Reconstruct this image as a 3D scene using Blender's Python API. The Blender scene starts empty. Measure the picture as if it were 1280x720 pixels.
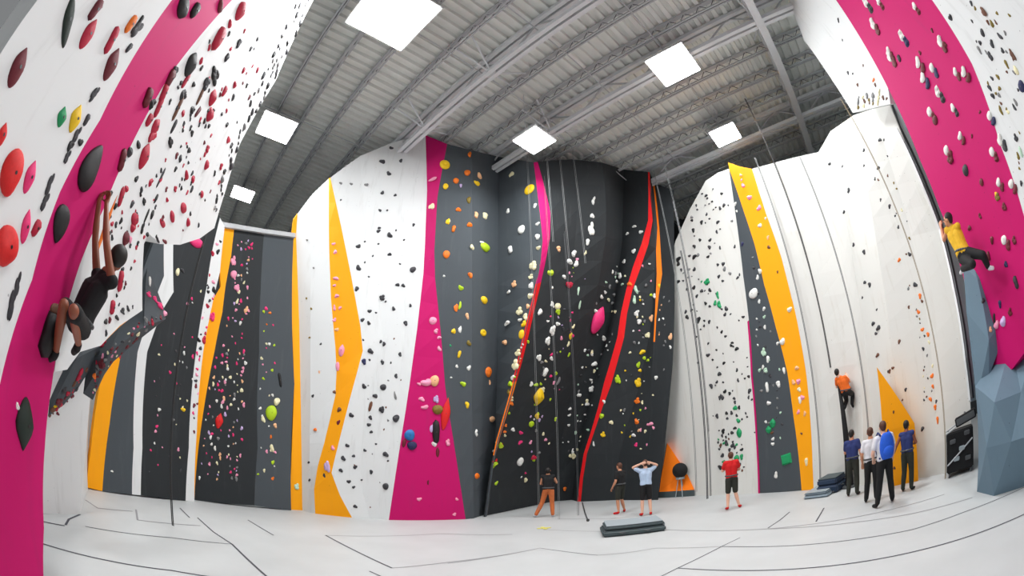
import bpy, bmesh, math, random
from mathutils import Vector, Matrix
from mathutils.bvhtree import BVHTree
from mathutils.geometry import tessellate_polygon

random.seed(7)
SC = bpy.context.scene
COL = SC.collection
PI = math.pi
# ------------------------------------------------------------------ camera (15 mm fisheye)
F = 533.0; PITCH = math.radians(22); ROLL = math.radians(-1); CH = 2.3
EYE = Vector((0, 0, CH))

def ray(px, py):
    u = px-640.; v = 360.-py
    c, s = math.cos(ROLL), math.sin(ROLL)
    u, v = c*u-s*v, s*u+c*v
    r = math.hypot(u, v)+1e-9
    th = 2*math.asin(min(1, r/(2*F)))
    X = math.sin(th)*u/r; Y = math.cos(th); Z = math.sin(th)*v/r
    cp, sp = math.cos(PITCH), math.sin(PITCH)
    return Vector((X, Y*cp-Z*sp, Y*sp+Z*cp))

def VD(px, py, D):                      # point at horizontal distance D
    d = ray(px, py)
    return EYE + d*(D/math.hypot(d.x, d.y))

def VZ(px, py, z=0.0):
    d = ray(px, py)
    return EYE + d*((z-CH)/d.z)

def base_D(px, py):
    p = VZ(px, py, 0); return math.hypot(p.x, p.y)

cam_data = bpy.data.cameras.new('camera')
cam_data.type = 'PANO'
cam_data.panorama_type = 'FISHEYE_EQUISOLID' if hasattr(cam_data, 'panorama_type') else 'x'
cam_data.sensor_width = 36; cam_data.sensor_fit = 'HORIZONTAL'
cam_data.fisheye_lens = F/1280*36
cam_data.fisheye_fov = math.radians(180)
cam_data.clip_start = 0.05; cam_data.clip_end = 300
cam = bpy.data.objects.new('camera', cam_data); COL.objects.link(cam)
cp, sp = math.cos(PITCH), math.sin(PITCH)
fw = Vector((0, cp, sp)); up0 = Vector((0, -sp, cp)); r0 = Vector((1, 0, 0))
rt = r0*math.cos(ROLL)+up0*math.sin(ROLL)
up = -r0*math.sin(ROLL)+up0*math.cos(ROLL)
M = Matrix((rt, up, -fw)).transposed().to_4x4(); M.translation = EYE
cam.matrix_world = M
SC.camera = cam

# ------------------------------------------------------------------ materials
MATS = {}
def s2l(c):
    return tuple((x/12.92 if x <= .04045 else ((x+.055)/1.055)**2.4) for x in c)

def mat(name, rgb, rough=.6, noise=.05, nscale=6, bump=0., metal=0., emit=0., stretch=1., spec=.5):
    if name in MATS: return MATS[name]
    m = bpy.data.materials.new(name); m.use_nodes = True
    nt = m.node_tree; N = nt.nodes; L = nt.links
    b = N['Principled BSDF']
    b.inputs['Roughness'].default_value = rough
    b.inputs['Metallic'].default_value = metal
    b.inputs['Specular IOR Level'].default_value = spec
    col = s2l(rgb)
    tc = N.new('ShaderNodeTexCoord'); mp = N.new('ShaderNodeMapping')
    mp.inputs['Scale'].default_value = (1, 1, 1/stretch)
    nz = N.new('ShaderNodeTexNoise'); nz.inputs['Scale'].default_value = nscale; nz.inputs['Detail'].default_value = 4
    L.new(tc.outputs['Object'], mp.inputs[0]); L.new(mp.outputs[0], nz.inputs['Vector'])
    mx = N.new('ShaderNodeMix'); mx.data_type = 'RGBA'
    mx.inputs['A'].default_value = tuple(max(0, c*(1-noise*2)) for c in col)+(1,)
    mx.inputs['B'].default_value = tuple(min(1, c*(1+noise)) for c in col)+(1,)
    L.new(nz.outputs['Fac'], mx.inputs['Factor']); L.new(mx.outputs['Result'], b.inputs['Base Color'])
    if bump:
        bp = N.new('ShaderNodeBump'); bp.inputs['Strength'].default_value = bump; bp.inputs['Distance'].default_value = .01
        n2 = N.new('ShaderNodeTexNoise'); n2.inputs['Scale'].default_value = nscale*8
        L.new(tc.outputs['Object'], n2.inputs['Vector'])
        L.new(n2.outputs['Fac'], bp.inputs['Height']); L.new(bp.outputs[0], b.inputs['Normal'])
    if emit:
        b.inputs['Emission Color'].default_value = (1, 1, 1, 1); b.inputs['Emission Strength'].default_value = emit
    MATS[name] = m
    return m

def wall_mat(name, rgb, streak, sc, rough=.7):
    """painted plywood: T-nut dots, chalk streaks and rubber scuffs"""
    if name in MATS: return MATS[name]
    m = bpy.data.materials.new(name); m.use_nodes = True
    nt = m.node_tree; N = nt.nodes; L = nt.links
    b = N['Principled BSDF']; b.inputs['Roughness'].default_value = rough
    b.inputs['Specular IOR Level'].default_value = .3
    tc = N.new('ShaderNodeTexCoord')
    mp = N.new('ShaderNodeMapping'); mp.inputs['Scale'].default_value = (1, 1, .12)
    nz = N.new('ShaderNodeTexNoise'); nz.inputs['Scale'].default_value = 5; nz.inputs['Detail'].default_value = 6; nz.inputs['Roughness'].default_value = .65
    L.new(tc.outputs['Object'], mp.inputs[0]); L.new(mp.outputs[0], nz.inputs['Vector'])
    rp = N.new('ShaderNodeValToRGB'); rp.color_ramp.elements[0].position = .56; rp.color_ramp.elements[1].position = .78
    L.new(nz.outputs['Fac'], rp.inputs[0])
    ml = N.new('ShaderNodeMath'); ml.operation = 'MULTIPLY'; ml.inputs[1].default_value = sc
    L.new(rp.outputs[0], ml.inputs[0])
    mx = N.new('ShaderNodeMix'); mx.data_type = 'RGBA'
    mx.inputs['A'].default_value = s2l(rgb)+(1,); mx.inputs['B'].default_value = s2l(streak)+(1,)
    L.new(ml.outputs[0], mx.inputs['Factor'])
    # T-nut holes on a fine irregular grid
    vo = N.new('ShaderNodeTexVoronoi'); vo.inputs['Scale'].default_value = 4.5; vo.inputs['Randomness'].default_value = .35
    L.new(tc.outputs['Object'], vo.inputs['Vector'])
    lt = N.new('ShaderNodeMath'); lt.operation = 'LESS_THAN'; lt.inputs[1].default_value = .045
    L.new(vo.outputs['Distance'], lt.inputs[0])
    m3 = N.new('ShaderNodeMath'); m3.operation = 'MULTIPLY'; m3.inputs[1].default_value = .6
    L.new(lt.outputs[0], m3.inputs[0])
    mx2 = N.new('ShaderNodeMix'); mx2.data_type = 'RGBA'
    L.new(m3.outputs[0], mx2.inputs['Factor']); L.new(mx.outputs['Result'], mx2.inputs['A'])
    mx2.inputs['B'].default_value = tuple(c*.25 for c in s2l(rgb))+(1,)
    L.new(mx2.outputs['Result'], b.inputs['Base Color'])
    MATS[name] = m
    return m

WHITE = wall_mat('white_paint', (.88, .89, .89), (.70, .70, .69), .4)
WHITE2 = wall_mat('warm_white_paint', (.87, .87, .85), (.74, .71, .65), .4)
MAG = wall_mat('magenta_paint', (.77, .0, .40), (.66, .12, .38), .35)
GREY = wall_mat('slate_paint', (.285, .31, .33), (.38, .40, .41), .35)
DARK = wall_mat('charcoal_paint', (.165, .18, .19), (.28, .29, .30), .4)
YEL = wall_mat('amber_paint', (1.0, .66, .02), (.92, .62, .2), .3)
ORG = wall_mat('orange_paint', (1.0, .50, .04), (.9, .5, .2), .3)
RED = wall_mat('red_paint', (.90, .07, .10), (.95, .35, .15), .35)
BLUEG = wall_mat('blue_grey_paint', (.40, .49, .55), (.37, .45, .50), .5)
TEAL = wall_mat('teal_paint', (.45, .74, .72), (.7, .8, .8), .3)
STEEL = mat('pale_painted_steel', (.72, .73, .74), .5, .06)
GSTEEL = mat('girder_paint', (.86, .87, .88), .4, .04)
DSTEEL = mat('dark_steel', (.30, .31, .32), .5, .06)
DECK = mat('galvanised_deck', (.90, .91, .89), .45, .08, 1.5)

# ------------------------------------------------------------------ object helpers
def link_mesh(name, bm, mats, parent=None, smooth=False):
    me = bpy.data.meshes.new(name); bm.to_mesh(me); bm.free()
    if not isinstance(mats, (list, tuple)): mats = [mats]
    for m in mats: me.materials.append(m)
    if smooth:
        me.polygons.foreach_set('use_smooth', [True]*len(me.polygons))
    o = bpy.data.objects.new(name, me); COL.objects.link(o)
    if parent: o.parent = parent
    return o

def tag(o, label=None, cat=None, group=None, kind=None):
    if label: o['label'] = label
    if cat: o['category'] = cat
    if group: o['group'] = group
    if kind: o['kind'] = kind
    return o

def empty(name, loc, label, cat, group=None, rz=0.):
    o = bpy.data.objects.new(name, None); COL.objects.link(o)
    o.location = loc; o.rotation_euler = (0, 0, rz); o.empty_display_size = .1
    tag(o, label, cat, group)
    return o

def inv_parent(o, root):                # keep world coordinates of mesh under a placed Empty
    o.parent = root
    mw = Matrix.LocRotScale(root.location, root.rotation_euler, root.scale)
    o.matrix_parent_inverse = mw.inverted()
    return o

def bm_box(bm, c, s, rot=None, mi=0):
    r = bmesh.ops.create_cube(bm, size=1)
    vs = r['verts']
    for v in vs:
        p = Vector((v.co.x*s[0], v.co.y*s[1], v.co.z*s[2]))
        if rot: p = rot @ p
        v.co = p+Vector(c)
    for f in {f for v in vs for f in v.link_faces}: f.material_index = mi
    return vs

def bm_tube(bm, a, b, ra, rb=None, seg=8, caps=True, mi=0):
    a = Vector(a); b = Vector(b); rb = ra if rb is None else rb
    d = b-a
    if d.length < 1e-6: return
    q = Vector((0, 0, 1)).rotation_difference(d.normalized()).to_matrix()
    A = [bm.verts.new(a+q@Vector((ra*math.cos(t), ra*math.sin(t), 0))) for t in [2*PI*i/seg for i in range(seg)]]
    B = [bm.verts.new(b+q@Vector((rb*math.cos(t), rb*math.sin(t), 0))) for t in [2*PI*i/seg for i in range(seg)]]
    for i in range(seg):
        f = bm.faces.new((A[i], A[(i+1) % seg], B[(i+1) % seg], B[i])); f.material_index = mi
    if caps:
        f = bm.faces.new(A[::-1]); f.material_index = mi
        f = bm.faces.new(B); f.material_index = mi

def bm_bar(bm, a, b, w, h, mi=0):       # rectangular bar with its width kept horizontal
    a = Vector(a); b = Vector(b); d = (b-a).normalized()
    s = d.cross(Vector((0, 0, 1)))
    if s.length < 1e-4: s = Vector((1, 0, 0))
    s.normalize(); n = s.cross(d)
    A = [bm.verts.new(a+s*x*w/2+n*y*h/2) for x, y in ((-1, -1), (1, -1), (1, 1), (-1, 1))]
    B = [bm.verts.new(b+s*x*w/2+n*y*h/2) for x, y in ((-1, -1), (1, -1), (1, 1), (-1, 1))]
    for i in range(4): bm.faces.new((A[i], A[(i+1) % 4], B[(i+1) % 4], B[i])).material_index = mi
    bm.faces.new(A[::-1]).material_index = mi; bm.faces.new(B).material_index = mi

def bm_ball(bm, c, r, sub=2, rot=None):
    """r: radius or 3 radii"""
    if not isinstance(r, (tuple, list)): r = (r, r, r)
    res = bmesh.ops.create_icosphere(bm, subdivisions=sub, radius=1)
    for v in res['verts']:
        p = Vector((v.co.x*r[0], v.co.y*r[1], v.co.z*r[2]))
        if rot: p = rot @ p
        v.co = p+Vector(c)
    return res['verts']

def capsule(bm, a, b, ra, rb, sub=2):
    bm_ball(bm, a, ra, sub); bm_ball(bm, b, rb, sub)
    bm_tube(bm, a, b, ra*.985, rb*.985, seg=14)

# ------------------------------------------------------------------ walls
TRI_V = []; TRI_F = []; TRI_ID = []      # for placing holds on the walls
def register(verts, faces, region):
    o = len(TRI_V)
    TRI_V.extend([v.copy() for v in verts])
    for f in faces:
        TRI_F.append([o+i for i in f]); TRI_ID.append(region)

def finish_panel(name, verts, faces, m, parent, region, thick=.22, smooth=False):
    c = sum(verts, Vector())/len(verts)
    n = Vector()
    for f in faces:
        a, b, d = verts[f[0]], verts[f[1]], verts[f[2]]
        n += (b-a).cross(d-a)
    if n.dot(EYE-c) < 0: faces = [tuple(reversed(f)) for f in faces]
    bm = bmesh.new()
    bv = [bm.verts.new(v) for v in verts]
    for f in faces:
        try: bm.faces.new([bv[i] for i in f])
        except ValueError: pass
    bmesh.ops.remove_doubles(bm, verts=bm.verts, dist=1e-4)
    o = link_mesh(name, bm, m, None, smooth)
    if thick:
        md = o.modifiers.new('solid', 'SOLIDIFY'); md.thickness = thick; md.offset = -1
    inv_parent(o, parent)
    if region: register(verts, faces, region)
    return o

def vplane(p, q):                       # vertical plane through two plan points
    p = Vector((p[0], p[1], 0)); q = Vector((q[0], q[1], 0))
    n = (q-p).cross(Vector((0, 0, 1))).normalized()
    return p, n
def lean(pl, az_top):                   # plane through three world points
    return pl
def on_plane(px, py, pl):
    d = ray(px, py); t = (pl[0]-EYE).dot(pl[1])/d.dot(pl[1])
    v = EYE+d*t
    if v.z < 0: v.z = 0
    return v
def poly(name, m, pl, pts, parent, region=None, thick=.22, push=0., zmax=14.0):
    vs = []
    for x, y in pts:
        v = on_plane(x, y, pl)
        if v.z > zmax: v.z = zmax
        vs.append(v)
    if push:
        n = pl[1].copy()
        if n.dot(EYE-vs[0]) < 0: n = -n
        vs = [v+n*push for v in vs]
    tris = tessellate_polygon([vs])
    return finish_panel(name, vs, [tuple(t) for t in tris], m, parent, region, thick)

def resample(pts, n):
    L = [0]
    for a, b in zip(pts, pts[1:]): L.append(L[-1]+math.hypot(b[0]-a[0], b[1]-a[1]))
    out = []
    for i in range(n):
        s = L[-1]*i/(n-1)
        k = 0
        while k < len(L)-2 and L[k+1] < s: k += 1
        t = (s-L[k])/max(1e-9, L[k+1]-L[k])
        a, b = pts[k], pts[k+1]
        out.append((a[0]+(b[0]-a[0])*t, a[1]+(b[1]-a[1])*t))
    return out
NR = 15
def rail(pts, D0=None, D1=None, Dm=None):
    """a bottom-to-top edge of a wall; D = horizontal distance at the foot / the middle / the top"""
    q = resample(pts, NR)
    if D0 is None: D0 = base_D(*pts[0])
    if D1 is None: D1 = D0
    out = []
    for i, (x, y) in enumerate(q):
        t = i/(NR-1)
        D = D0+(D1-D0)*t if Dm is None else ((1-t)**2*D0+2*t*(1-t)*(2*Dm-(D0+D1)/2)+t*t*D1)
        v = VD(x, y, D)
        if v.z < 0.0 or i == 0 and v.z < .6: v.z = 0.0
        out.append(v)
    return out
def ribbon(name, m, rails, parent, region, thick=.04):
    verts = []; faces = []
    for r in rails: verts += r
    for k in range(len(rails)-1):
        for i in range(NR-1):
            a = k*NR+i; b = (k+1)*NR+i
            faces.append((a, b, b+1, a+1))
    return finish_panel(name, verts, faces, m, parent, region, thick, smooth=False)

def lerp_rail(a, b, t):
    return [p.lerp(q, t) for p, q in zip(a, b)]

# ---- main central wall -------------------------------------------------------
white_main = empty('climbing_wall', VZ(430, 645), 'tall curved-top white climbing wall with two amber stripes left of the magenta prow', 'climbing wall')
y1l = rail([(362, 637), (368, 480), (365, 400), (364, 300), (367, 274)])
y1r = rail([(378, 638), (376, 500), (374, 400), (370, 290), (372, 267)])
wm0 = rail([(386, 640), (388, 500), (388, 380), (390, 243)])
y2l = rail([(394, 642), (392, 600), (398, 580), (405, 555), (419, 497), (421, 470), (419, 430), (414, 380), (411, 300), (411, 223)])
y2r = rail([(440, 647), (413, 597), (420, 567), (437, 500), (452, 445), (455, 432), (450, 405), (440, 350), (428, 290), (413, 222)])
wm1 = rail([(462, 648), (450, 600), (460, 500), (480, 430), (470, 350), (455, 270), (450, 195)])
wm2 = rail([(475, 649), (485, 560), (500, 480), (508, 400), (505, 300), (494, 177)])
prow = rail([(486, 650), (498, 570), (510, 495), (522, 407), (530, 335), (534, 235), (532, 169)])
ribbon('amber_stripe', YEL, [y1l, y1r], white_main, 'white')
ribbon('white_panel', WHITE, [y1r, wm0, y2l], white_main, 'white')
ribbon('amber_stripe', YEL, [y2l, y2r], white_main, 'white')
ribbon('white_panel', WHITE, [y2r, wm1, wm2, prow], white_main, 'white')

grey_main = empty('climbing_wall', VZ(560, 649), 'grey climbing wall with a broad magenta stripe flaring down to the floor', 'climbing wall')
magr = rail([(582, 649), (573, 590), (566, 545), (557, 490), (552, 425), (542, 330), (547, 242), (559, 180)], base_D(582, 649), 12.7)
g1 = rail([(592, 648), (590, 500), (590, 400), (590, 300), (590, 188)], None, 13.0)
corner = rail([(612, 644), (618, 560), (622, 450), (623, 300), (624, 196)], base_D(612, 644)+.6, 14.2)
ar_l = rail([(606, 645), (617, 567), (630, 522), (642, 480), (652, 432), (665, 382), (675, 335), (679, 305), (676, 275), (672, 242), (667, 203)], base_D(606, 645)-.2, 13.0)
ar_r = rail([(607.5, 644.5), (618.5, 567), (632.5, 522), (645, 480), (656, 440), (667, 392), (679, 342), (686, 305), (691, 280), (684, 245), (672, 202)], base_D(609, 644)-.1, 13.1)
ribbon('magenta_stripe', MAG, [prow, magr], grey_main, 'magenta')
ribbon('grey_panel', GREY, [magr, g1, corner, ar_l], grey_main, 'grey')

dark_main = empty('climbing_wall', VZ(700, 628), 'charcoal overhanging climbing wall crossed by thin pink and red stripes', 'climbing wall')
# stripe split into pink top / red bottom
def split(r, a, b):
    n = len(r); out = []
    for i in range(NR):
        s = (a+(b-a)*i/(NR-1))*(n-1); k = min(int(s), n-2); out.append(r[k].lerp(r[k+1], s-k))
    return out
ribbon('orange_stripe', ORG, [split(ar_l, .17, .38), split(ar_r, .17, .38)], dark_main, 'dark')
ribbon('red_stripe', RED, [split(ar_l, .38, .66), split(ar_r, .38, .66)], dark_main, 'dark')
ribbon('pink_stripe', MAG, [split(ar_l, .66, 1), split(ar_r, .66, 1)], dark_main, 'dark')
ribbon('charcoal_foot', DARK, [split(ar_l, 0, .17), split(ar_r, 0, .17)], dark_main, 'dark')
d1 = rail([(650, 637), (664, 560), (684, 480), (705, 400), (718, 310), (722, 270), (715, 199)], base_D(650, 637)+.3, 13.6)
d2 = rail([(690, 628), (707, 520), (727, 440), (747, 360), (757, 300), (758, 250), (752, 203)], base_D(690, 628)+.3, 14.0)
d3 = rail([(715, 627), (722, 560), (745, 470), (768, 380), (778, 300), (780, 212)], base_D(715, 627)+.6, 16.0)
rs_l = rail([(722, 627), (727, 575), (745, 520), (757, 470), (767, 440), (774, 412), (777, 382), (789, 340), (795, 322), (805, 297), (811, 272), (810, 215)], base_D(722, 627), 15.6)
rs_r = rail([(726, 627), (731, 575), (752, 512), (766, 475), (775, 440), (782, 415), (785, 377), (799, 340), (803, 327), (814, 295), (816, 272), (812, 215)], base_D(726, 627), 15.6)
e1 = rail([(770, 627), (775, 560), (800, 480), (815, 400), (820, 310), (817, 280), (815, 222)], base_D(770, 627)+.5, 16.2)
o_l = rail([(800, 626), (808, 560), (814, 480), (819, 385), (821, 345), (820, 310), (822, 280), (816, 228)], base_D(800, 626)+.2, 16.4)
o_r = rail([(802, 626), (810, 560), (816, 480), (821, 385), (828, 340), (825, 305), (824, 280), (818, 229)], base_D(802, 626)+.2, 16.4)
endr = rail([(822, 625), (829, 570), (836, 500), (841, 450), (843, 380), (842, 305), (842, 238)], base_D(822, 625), 16.2)
ribbon('charcoal_panel', DARK, [ar_r, d1, d2], dark_main, 'dark')
ribbon('charcoal_panel', DARK, [d2, d3, rs_l], dark_main, 'dark')
ribbon('red_stripe', RED, [rs_l, rs_r], dark_main, 'dark')
ribbon('charcoal_panel', DARK, [rs_r, e1, o_l], dark_main, 'dark')
ribbon('charcoal_foot', DARK, [split(o_l, 0, .5), split(o_r, 0, .5)], dark_main, 'dark')
ribbon('orange_stripe', ORG, [split(o_l, .5, 1), split(o_r, .5, 1)], dark_main, 'dark')
ribbon('charcoal_panel', DARK, [o_r, endr], dark_main, 'dark')

# ---- left far wall -----------------------------------------------------------
far_left = empty('climbing_wall', VZ(243, 628), 'far left slate climbing wall with white and amber vertical stripes', 'climbing wall')
PA = vplane(VZ(108, 611), VZ(243, 627)); PB = vplane(VZ(243, 625), VZ(364, 638))
poly('amber_stripe', YEL, PA, [(108, 609), (128, 614), (137, 530), (152, 440), (165, 380), (140, 380), (125, 480), (114, 560)], far_left, 'farleft')
poly('slate_panel', GREY, PA, [(128, 614), (165, 618), (167, 560), (172, 440), (190, 385), (205, 345), (206, 270), (165, 380), (152, 440), (137, 530)], far_left, 'farleft')
poly('white_stripe', WHITE, PA, [(165, 618), (176, 619), (178, 560), (184, 440), (203, 388), (217, 365), (218, 270), (206, 270), (205, 345), (190, 385), (172, 440), (167, 560)], far_left, 'farleft')
poly('charcoal_panel', DARK, PA, [(176, 619), (232, 626), (236, 560), (245, 440), (258, 360), (266, 310), (275, 272), (262, 240), (218, 270), (217, 365), (203, 388), (184, 440), (178, 560)], far_left, 'farleft')
poly('white_stripe', WHITE, PA, [(232, 626), (243, 628), (246, 540), (254, 440), (267, 373), (275, 340), (281, 283), (275, 272), (266, 310), (258, 360), (245, 440), (236, 560)], far_left, 'farleft')
poly('amber_stripe', YEL, PB, [(243, 627), (248, 560), (253, 523), (268, 440), (278, 390), (282, 357), (289, 320), (293, 284), (281, 282), (275, 340), (276, 358), (267, 373), (254, 440), (246, 540)], far_left, 'farleft')
poly('charcoal_panel', DARK, PB, [(243, 627), (318, 632), (322, 560), (324, 440), (326, 360), (330, 292), (293, 284), (289, 320), (282, 357), (278, 390), (268, 440), (253, 523), (248, 560)], far_left, 'farleft')
poly('slate_panel', GREY, PB, [(318, 632), (364, 638), (368, 480), (365, 380), (367, 297), (330, 292), (326, 360), (324, 440), (322, 560)], far_left, 'farleft')
poly('top_cap', STEEL, PB, [(276, 279), (330, 288), (368, 293), (368, 298), (330, 293), (278, 285)], far_left, None, .5, .12)

low_white = empty('climbing_wall', VZ(80, 642), 'short plain white wall block standing behind the near magenta wall', 'climbing wall')
PW = vplane(VZ(30, 640), VZ(100, 643)); PW2 = vplane(VZ(100, 643), VZ(110, 611))
poly('white_panel', WHITE, PW, [(40, 641), (100, 644), (108, 560), (118, 460), (128, 410), (60, 400), (45, 500)], low_white, 'lowwhite', .1)
poly('return_panel', WHITE, PW2, [(100, 643), (110, 611), (114, 560), (126, 480), (134, 430), (128, 410), (118, 460), (108, 560)], low_white, 'lowwhite', .1)

# ---- near left wall ----------------------------------------------------------
near_left = empty('climbing_wall', (-3.74, 1.9, 0), 'near left white climbing wall with a broad magenta band, a climber on its edge', 'climbing wall')
P1 = vplane((-3.74, 1.9), (-5.45, 5.26))
magL = [(-60, 620), (0, 480), (40, 350), (75, 240), (125, 150), (215, 0), (245, -50)]
magR = [(325, -50), (290, 0), (215, 90), (160, 190), (130, 260), (100, 330), (75, 420), (65, 480), (56, 560), (55, 660), (57, 760), (60, 800), (-60, 800)]
poly('magenta_band', MAG, P1, magL+magR, near_left, 'nearleft', .3)
poly('white_panel', WHITE, P1, [(-60, 620), (0, 480), (40, 350), (75, 240), (125, 150), (215, 0), (245, -50), (85, -50), (47, 0), (0, 68), (-40, 120), (-60, 200)], near_left, 'nearleft', .3)
poly('white_panel', WHITE, P1, [(325, -50), (290, 0), (215, 90), (160, 190), (130, 260), (100, 330), (75, 420), (68, 465), (84, 462), (100, 440), (126, 432), (150, 407), (178, 388), (180, 305), (186, 292), (200, 305), (225, 306), (250, 298), (268, 285), (283, 235), (300, 180), (345, 100), (392, 0), (410, -50)], near_left, 'nearleft', .3)

# faceted volumes under the near left wall
def volume(name, m, outline, apexes, parent, region=None, back=.5):
    """outline: px,py,D ring; apexes: list of (px,py,D); faces fan to nearest apex; closed at the back"""
    bm = bmesh.new(); ring = [VD(*p) for p in outline]; ap = [VD(*p) for p in apexes]
    n = len(ring); verts = ring+ap
    own = [min(range(len(ap)), key=lambda k: (ap[k]-(ring[i]+ring[(i+1) % n])/2).length) for i in range(n)]
    faces = []
    for i in range(n):
        j = (i+1) % n
        faces.append((i, j, n+own[i]))
        if own[i] != own[j]: faces.append((j, n+own[j], n+own[i]))
    if len(ap) == 3 and len(set(own)) == 3: faces.append((n, n+1, n+2))
    c = sum(ring, Vector())/n
    bk = c+(c-EYE).normalized()*back; bk.z = max(bk.z, .1)
    verts.append(bk); 
    for i in range(n): faces.append(((i+1) % n, i, len(verts)-1))
    bv = [bm.verts.new(v) for v in verts]
    for f in faces:
        try: bm.faces.new([bv[i] for i in f])
        except ValueError: pass
    bmesh.ops.recalc_face_normals(bm, faces=bm.faces)
    o = link_mesh(name, bm, m)
    if parent: inv_parent(o, parent)
    if region: register(verts[:-1], [f for f in faces if len(verts)-1 not in f], region)
    return o
t = empty('climbing_volume', VD(165, 430, 7), 'large charcoal wedge volume dotted with holds under the near left white wall', 'climbing volume')
volume('wedge', GREY, [(110, 448, 6.6), (126, 432, 6.6), (150, 408, 6.7), (179, 386, 6.9), (184, 335, 7.0), (196, 362, 7.2), (206, 388, 7.4), (207, 399, 7.4), (165, 432, 7.2), (142, 452, 7.0), (128, 472, 6.9), (116, 500, 6.8), (104, 492, 6.7)], [(138, 440, 6.3), (180, 408, 6.6)], t, 'wedge')
t = empty('climbing_volume', VD(90, 470, 6.5), 'smaller grey wedge volume hanging below the near climber', 'climbing volume')
volume('wedge', GREY, [(84, 430, 6.2), (100, 415, 6.3), (125, 433, 6.5), (117, 455, 6.6), (98, 485, 6.6), (80, 506, 6.5), (60, 521, 6.4), (62, 500, 6.3), (78, 465, 6.2)], [(96, 448, 6.0)], t, 'wedge')

# ---- right white wall --------------------------------------------------------
PR = vplane(VZ(855, 619.5), VZ(950, 616.5)); PR2 = vplane(VZ(950, 616.5), VZ(1017, 612))
right_holds = empty('climbing_wall', VZ(900, 618), 'white climbing wall with slanted top and rows of black holds right of the charcoal wall', 'climbing wall')
poly('white_panel', WHITE2, PR, [(806, 625), (815, 500), (822, 420), (835, 330), (845, 300), (862, 262), (882, 226), (897, 216), (911, 211), (919, 265), (925, 310), (929, 345), (936, 400), (941, 470), (947, 547), (950, 617)], right_holds, 'rightwhite')
t = poly('magenta_edge', MAG, PR, [(950, 617), (947, 547), (941, 470), (937, 400), (934.5, 402), (939, 470), (945, 547), (948, 617)], right_holds, None, .1, .02)
right_stripe = empty('climbing_wall', VZ(985, 615), 'tall grey and amber striped climbing wall beside the rope climber', 'climbing wall')
poly('slate_panel', GREY, PR2, [(950, 617), (1002, 613), (992, 522), (984, 465), (970, 410), (955, 355), (943, 305), (930, 265), (912, 213), (911, 211), (919, 265), (925, 310), (929, 345), (936, 400), (941, 470), (947, 547)], right_stripe, 'rightgrey')
poly('amber_stripe', YEL, PR2, [(1002, 613), (1017, 612), (1014, 535), (1008, 470), (995, 395), (982, 342), (975, 315), (955, 260), (940, 211), (925, 208), (910, 203), (912, 213), (930, 265), (943, 305), (955, 355), (970, 410), (984, 465), (992, 522)], right_stripe, 'rightamber')
right_plain = empty('climbing_wall', VZ(1060, 606), 'broad plain white climbing wall behind the hanging climber', 'climbing wall')
# rails so that the panels stand at slightly different angles
B0 = on_plane(1017, 612, PR2); Dq = math.hypot(B0.x, B0.y)
q0 = rail([(1017, 612), (1014, 535), (1008, 470), (995, 395), (982, 342), (975, 315), (955, 260), (940, 211)], Dq, Dq)
q1 = rail([(1058, 607), (1048, 500), (1034, 400), (1015, 300), (992, 197)], base_D(1058, 607), base_D(1058, 607)-.3)
q2 = rail([(1080, 604), (1078, 500), (1066, 400), (1048, 300), (1023, 190)], base_D(1080, 604)-.3, base_D(1080, 604)-.2)
q2b = rail([(1097, 602), (1088, 500), (1078, 400), (1062, 300), (1038, 164)], base_D(1097, 602), None)
q3 = rail([(1130, 598), (1122, 500), (1108, 380), (1090, 270), (1067, 144)], base_D(1130, 598)-.4, base_D(1130, 598)-.6)
q4 = rail([(1168, 592), (1170, 500), (1158, 390), (1136, 280), (1092, 136)], base_D(1168, 592)-.2, base_D(1168, 592)-.5)
q5 = rail([(1215, 585), (1213, 500), (1207, 450), (1193, 362), (1175, 286), (1154, 232), (1112, 131)], base_D(1168, 592)-.6, base_D(1168, 592)-.9)
ribbon('white_panel', WHITE2, [q0, q1, q2], right_plain, 'rightplain')
right_dots = empty('climbing_wall', VZ(1150, 595), 'white climbing wall with an orange base wedge and scattered small holds at the right', 'climbing wall')
ribbon('white_panel', WHITE2, [q2, q2b, q3, q4], right_dots, 'rightdots')
ribbon('white_panel', WHITE2, [q4, q5], right_dots, 'rightdots')

# orange base wedge
bmv = bmesh.new()
DD = base_D(1130, 598)
A = VZ(1112, 600.5); A.z = 0; Bq = VZ(1148, 596.5); Bq.z = 0
DD = min(DD, math.hypot(Bq.x, Bq.y)); T = VD(1096, 459, DD-.75); K = VD(1143, 529, DD-.8); L0 = VD(1103, 540, DD-.55)
A = A*((DD-.25)/A.length); Bq = Bq*((DD-.45)/Bq.length)
back = (T-EYE).normalized()*.5; back.z = 0
ring = [A, Bq, K, T, L0]
fr = [bmv.verts.new(p) for p in ring]; bk_ = [bmv.verts.new(p+back) for p in ring]
for f in tessellate_polygon([ring]): bmv.faces.new([fr[i] for i in f])
for i in range(5): bmv.faces.new((fr[i], fr[(i+1) % 5], bk_[(i+1) % 5], bk_[i]))
bmv.faces.new(bk_); bmesh.ops.recalc_face_normals(bmv, faces=bmv.faces)
o = link_mesh('orange_wedge', bmv, YEL); inv_parent(o, right_dots)
register(ring, [tuple(f) for f in tessellate_polygon([ring])], 'orangewedge')

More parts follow.
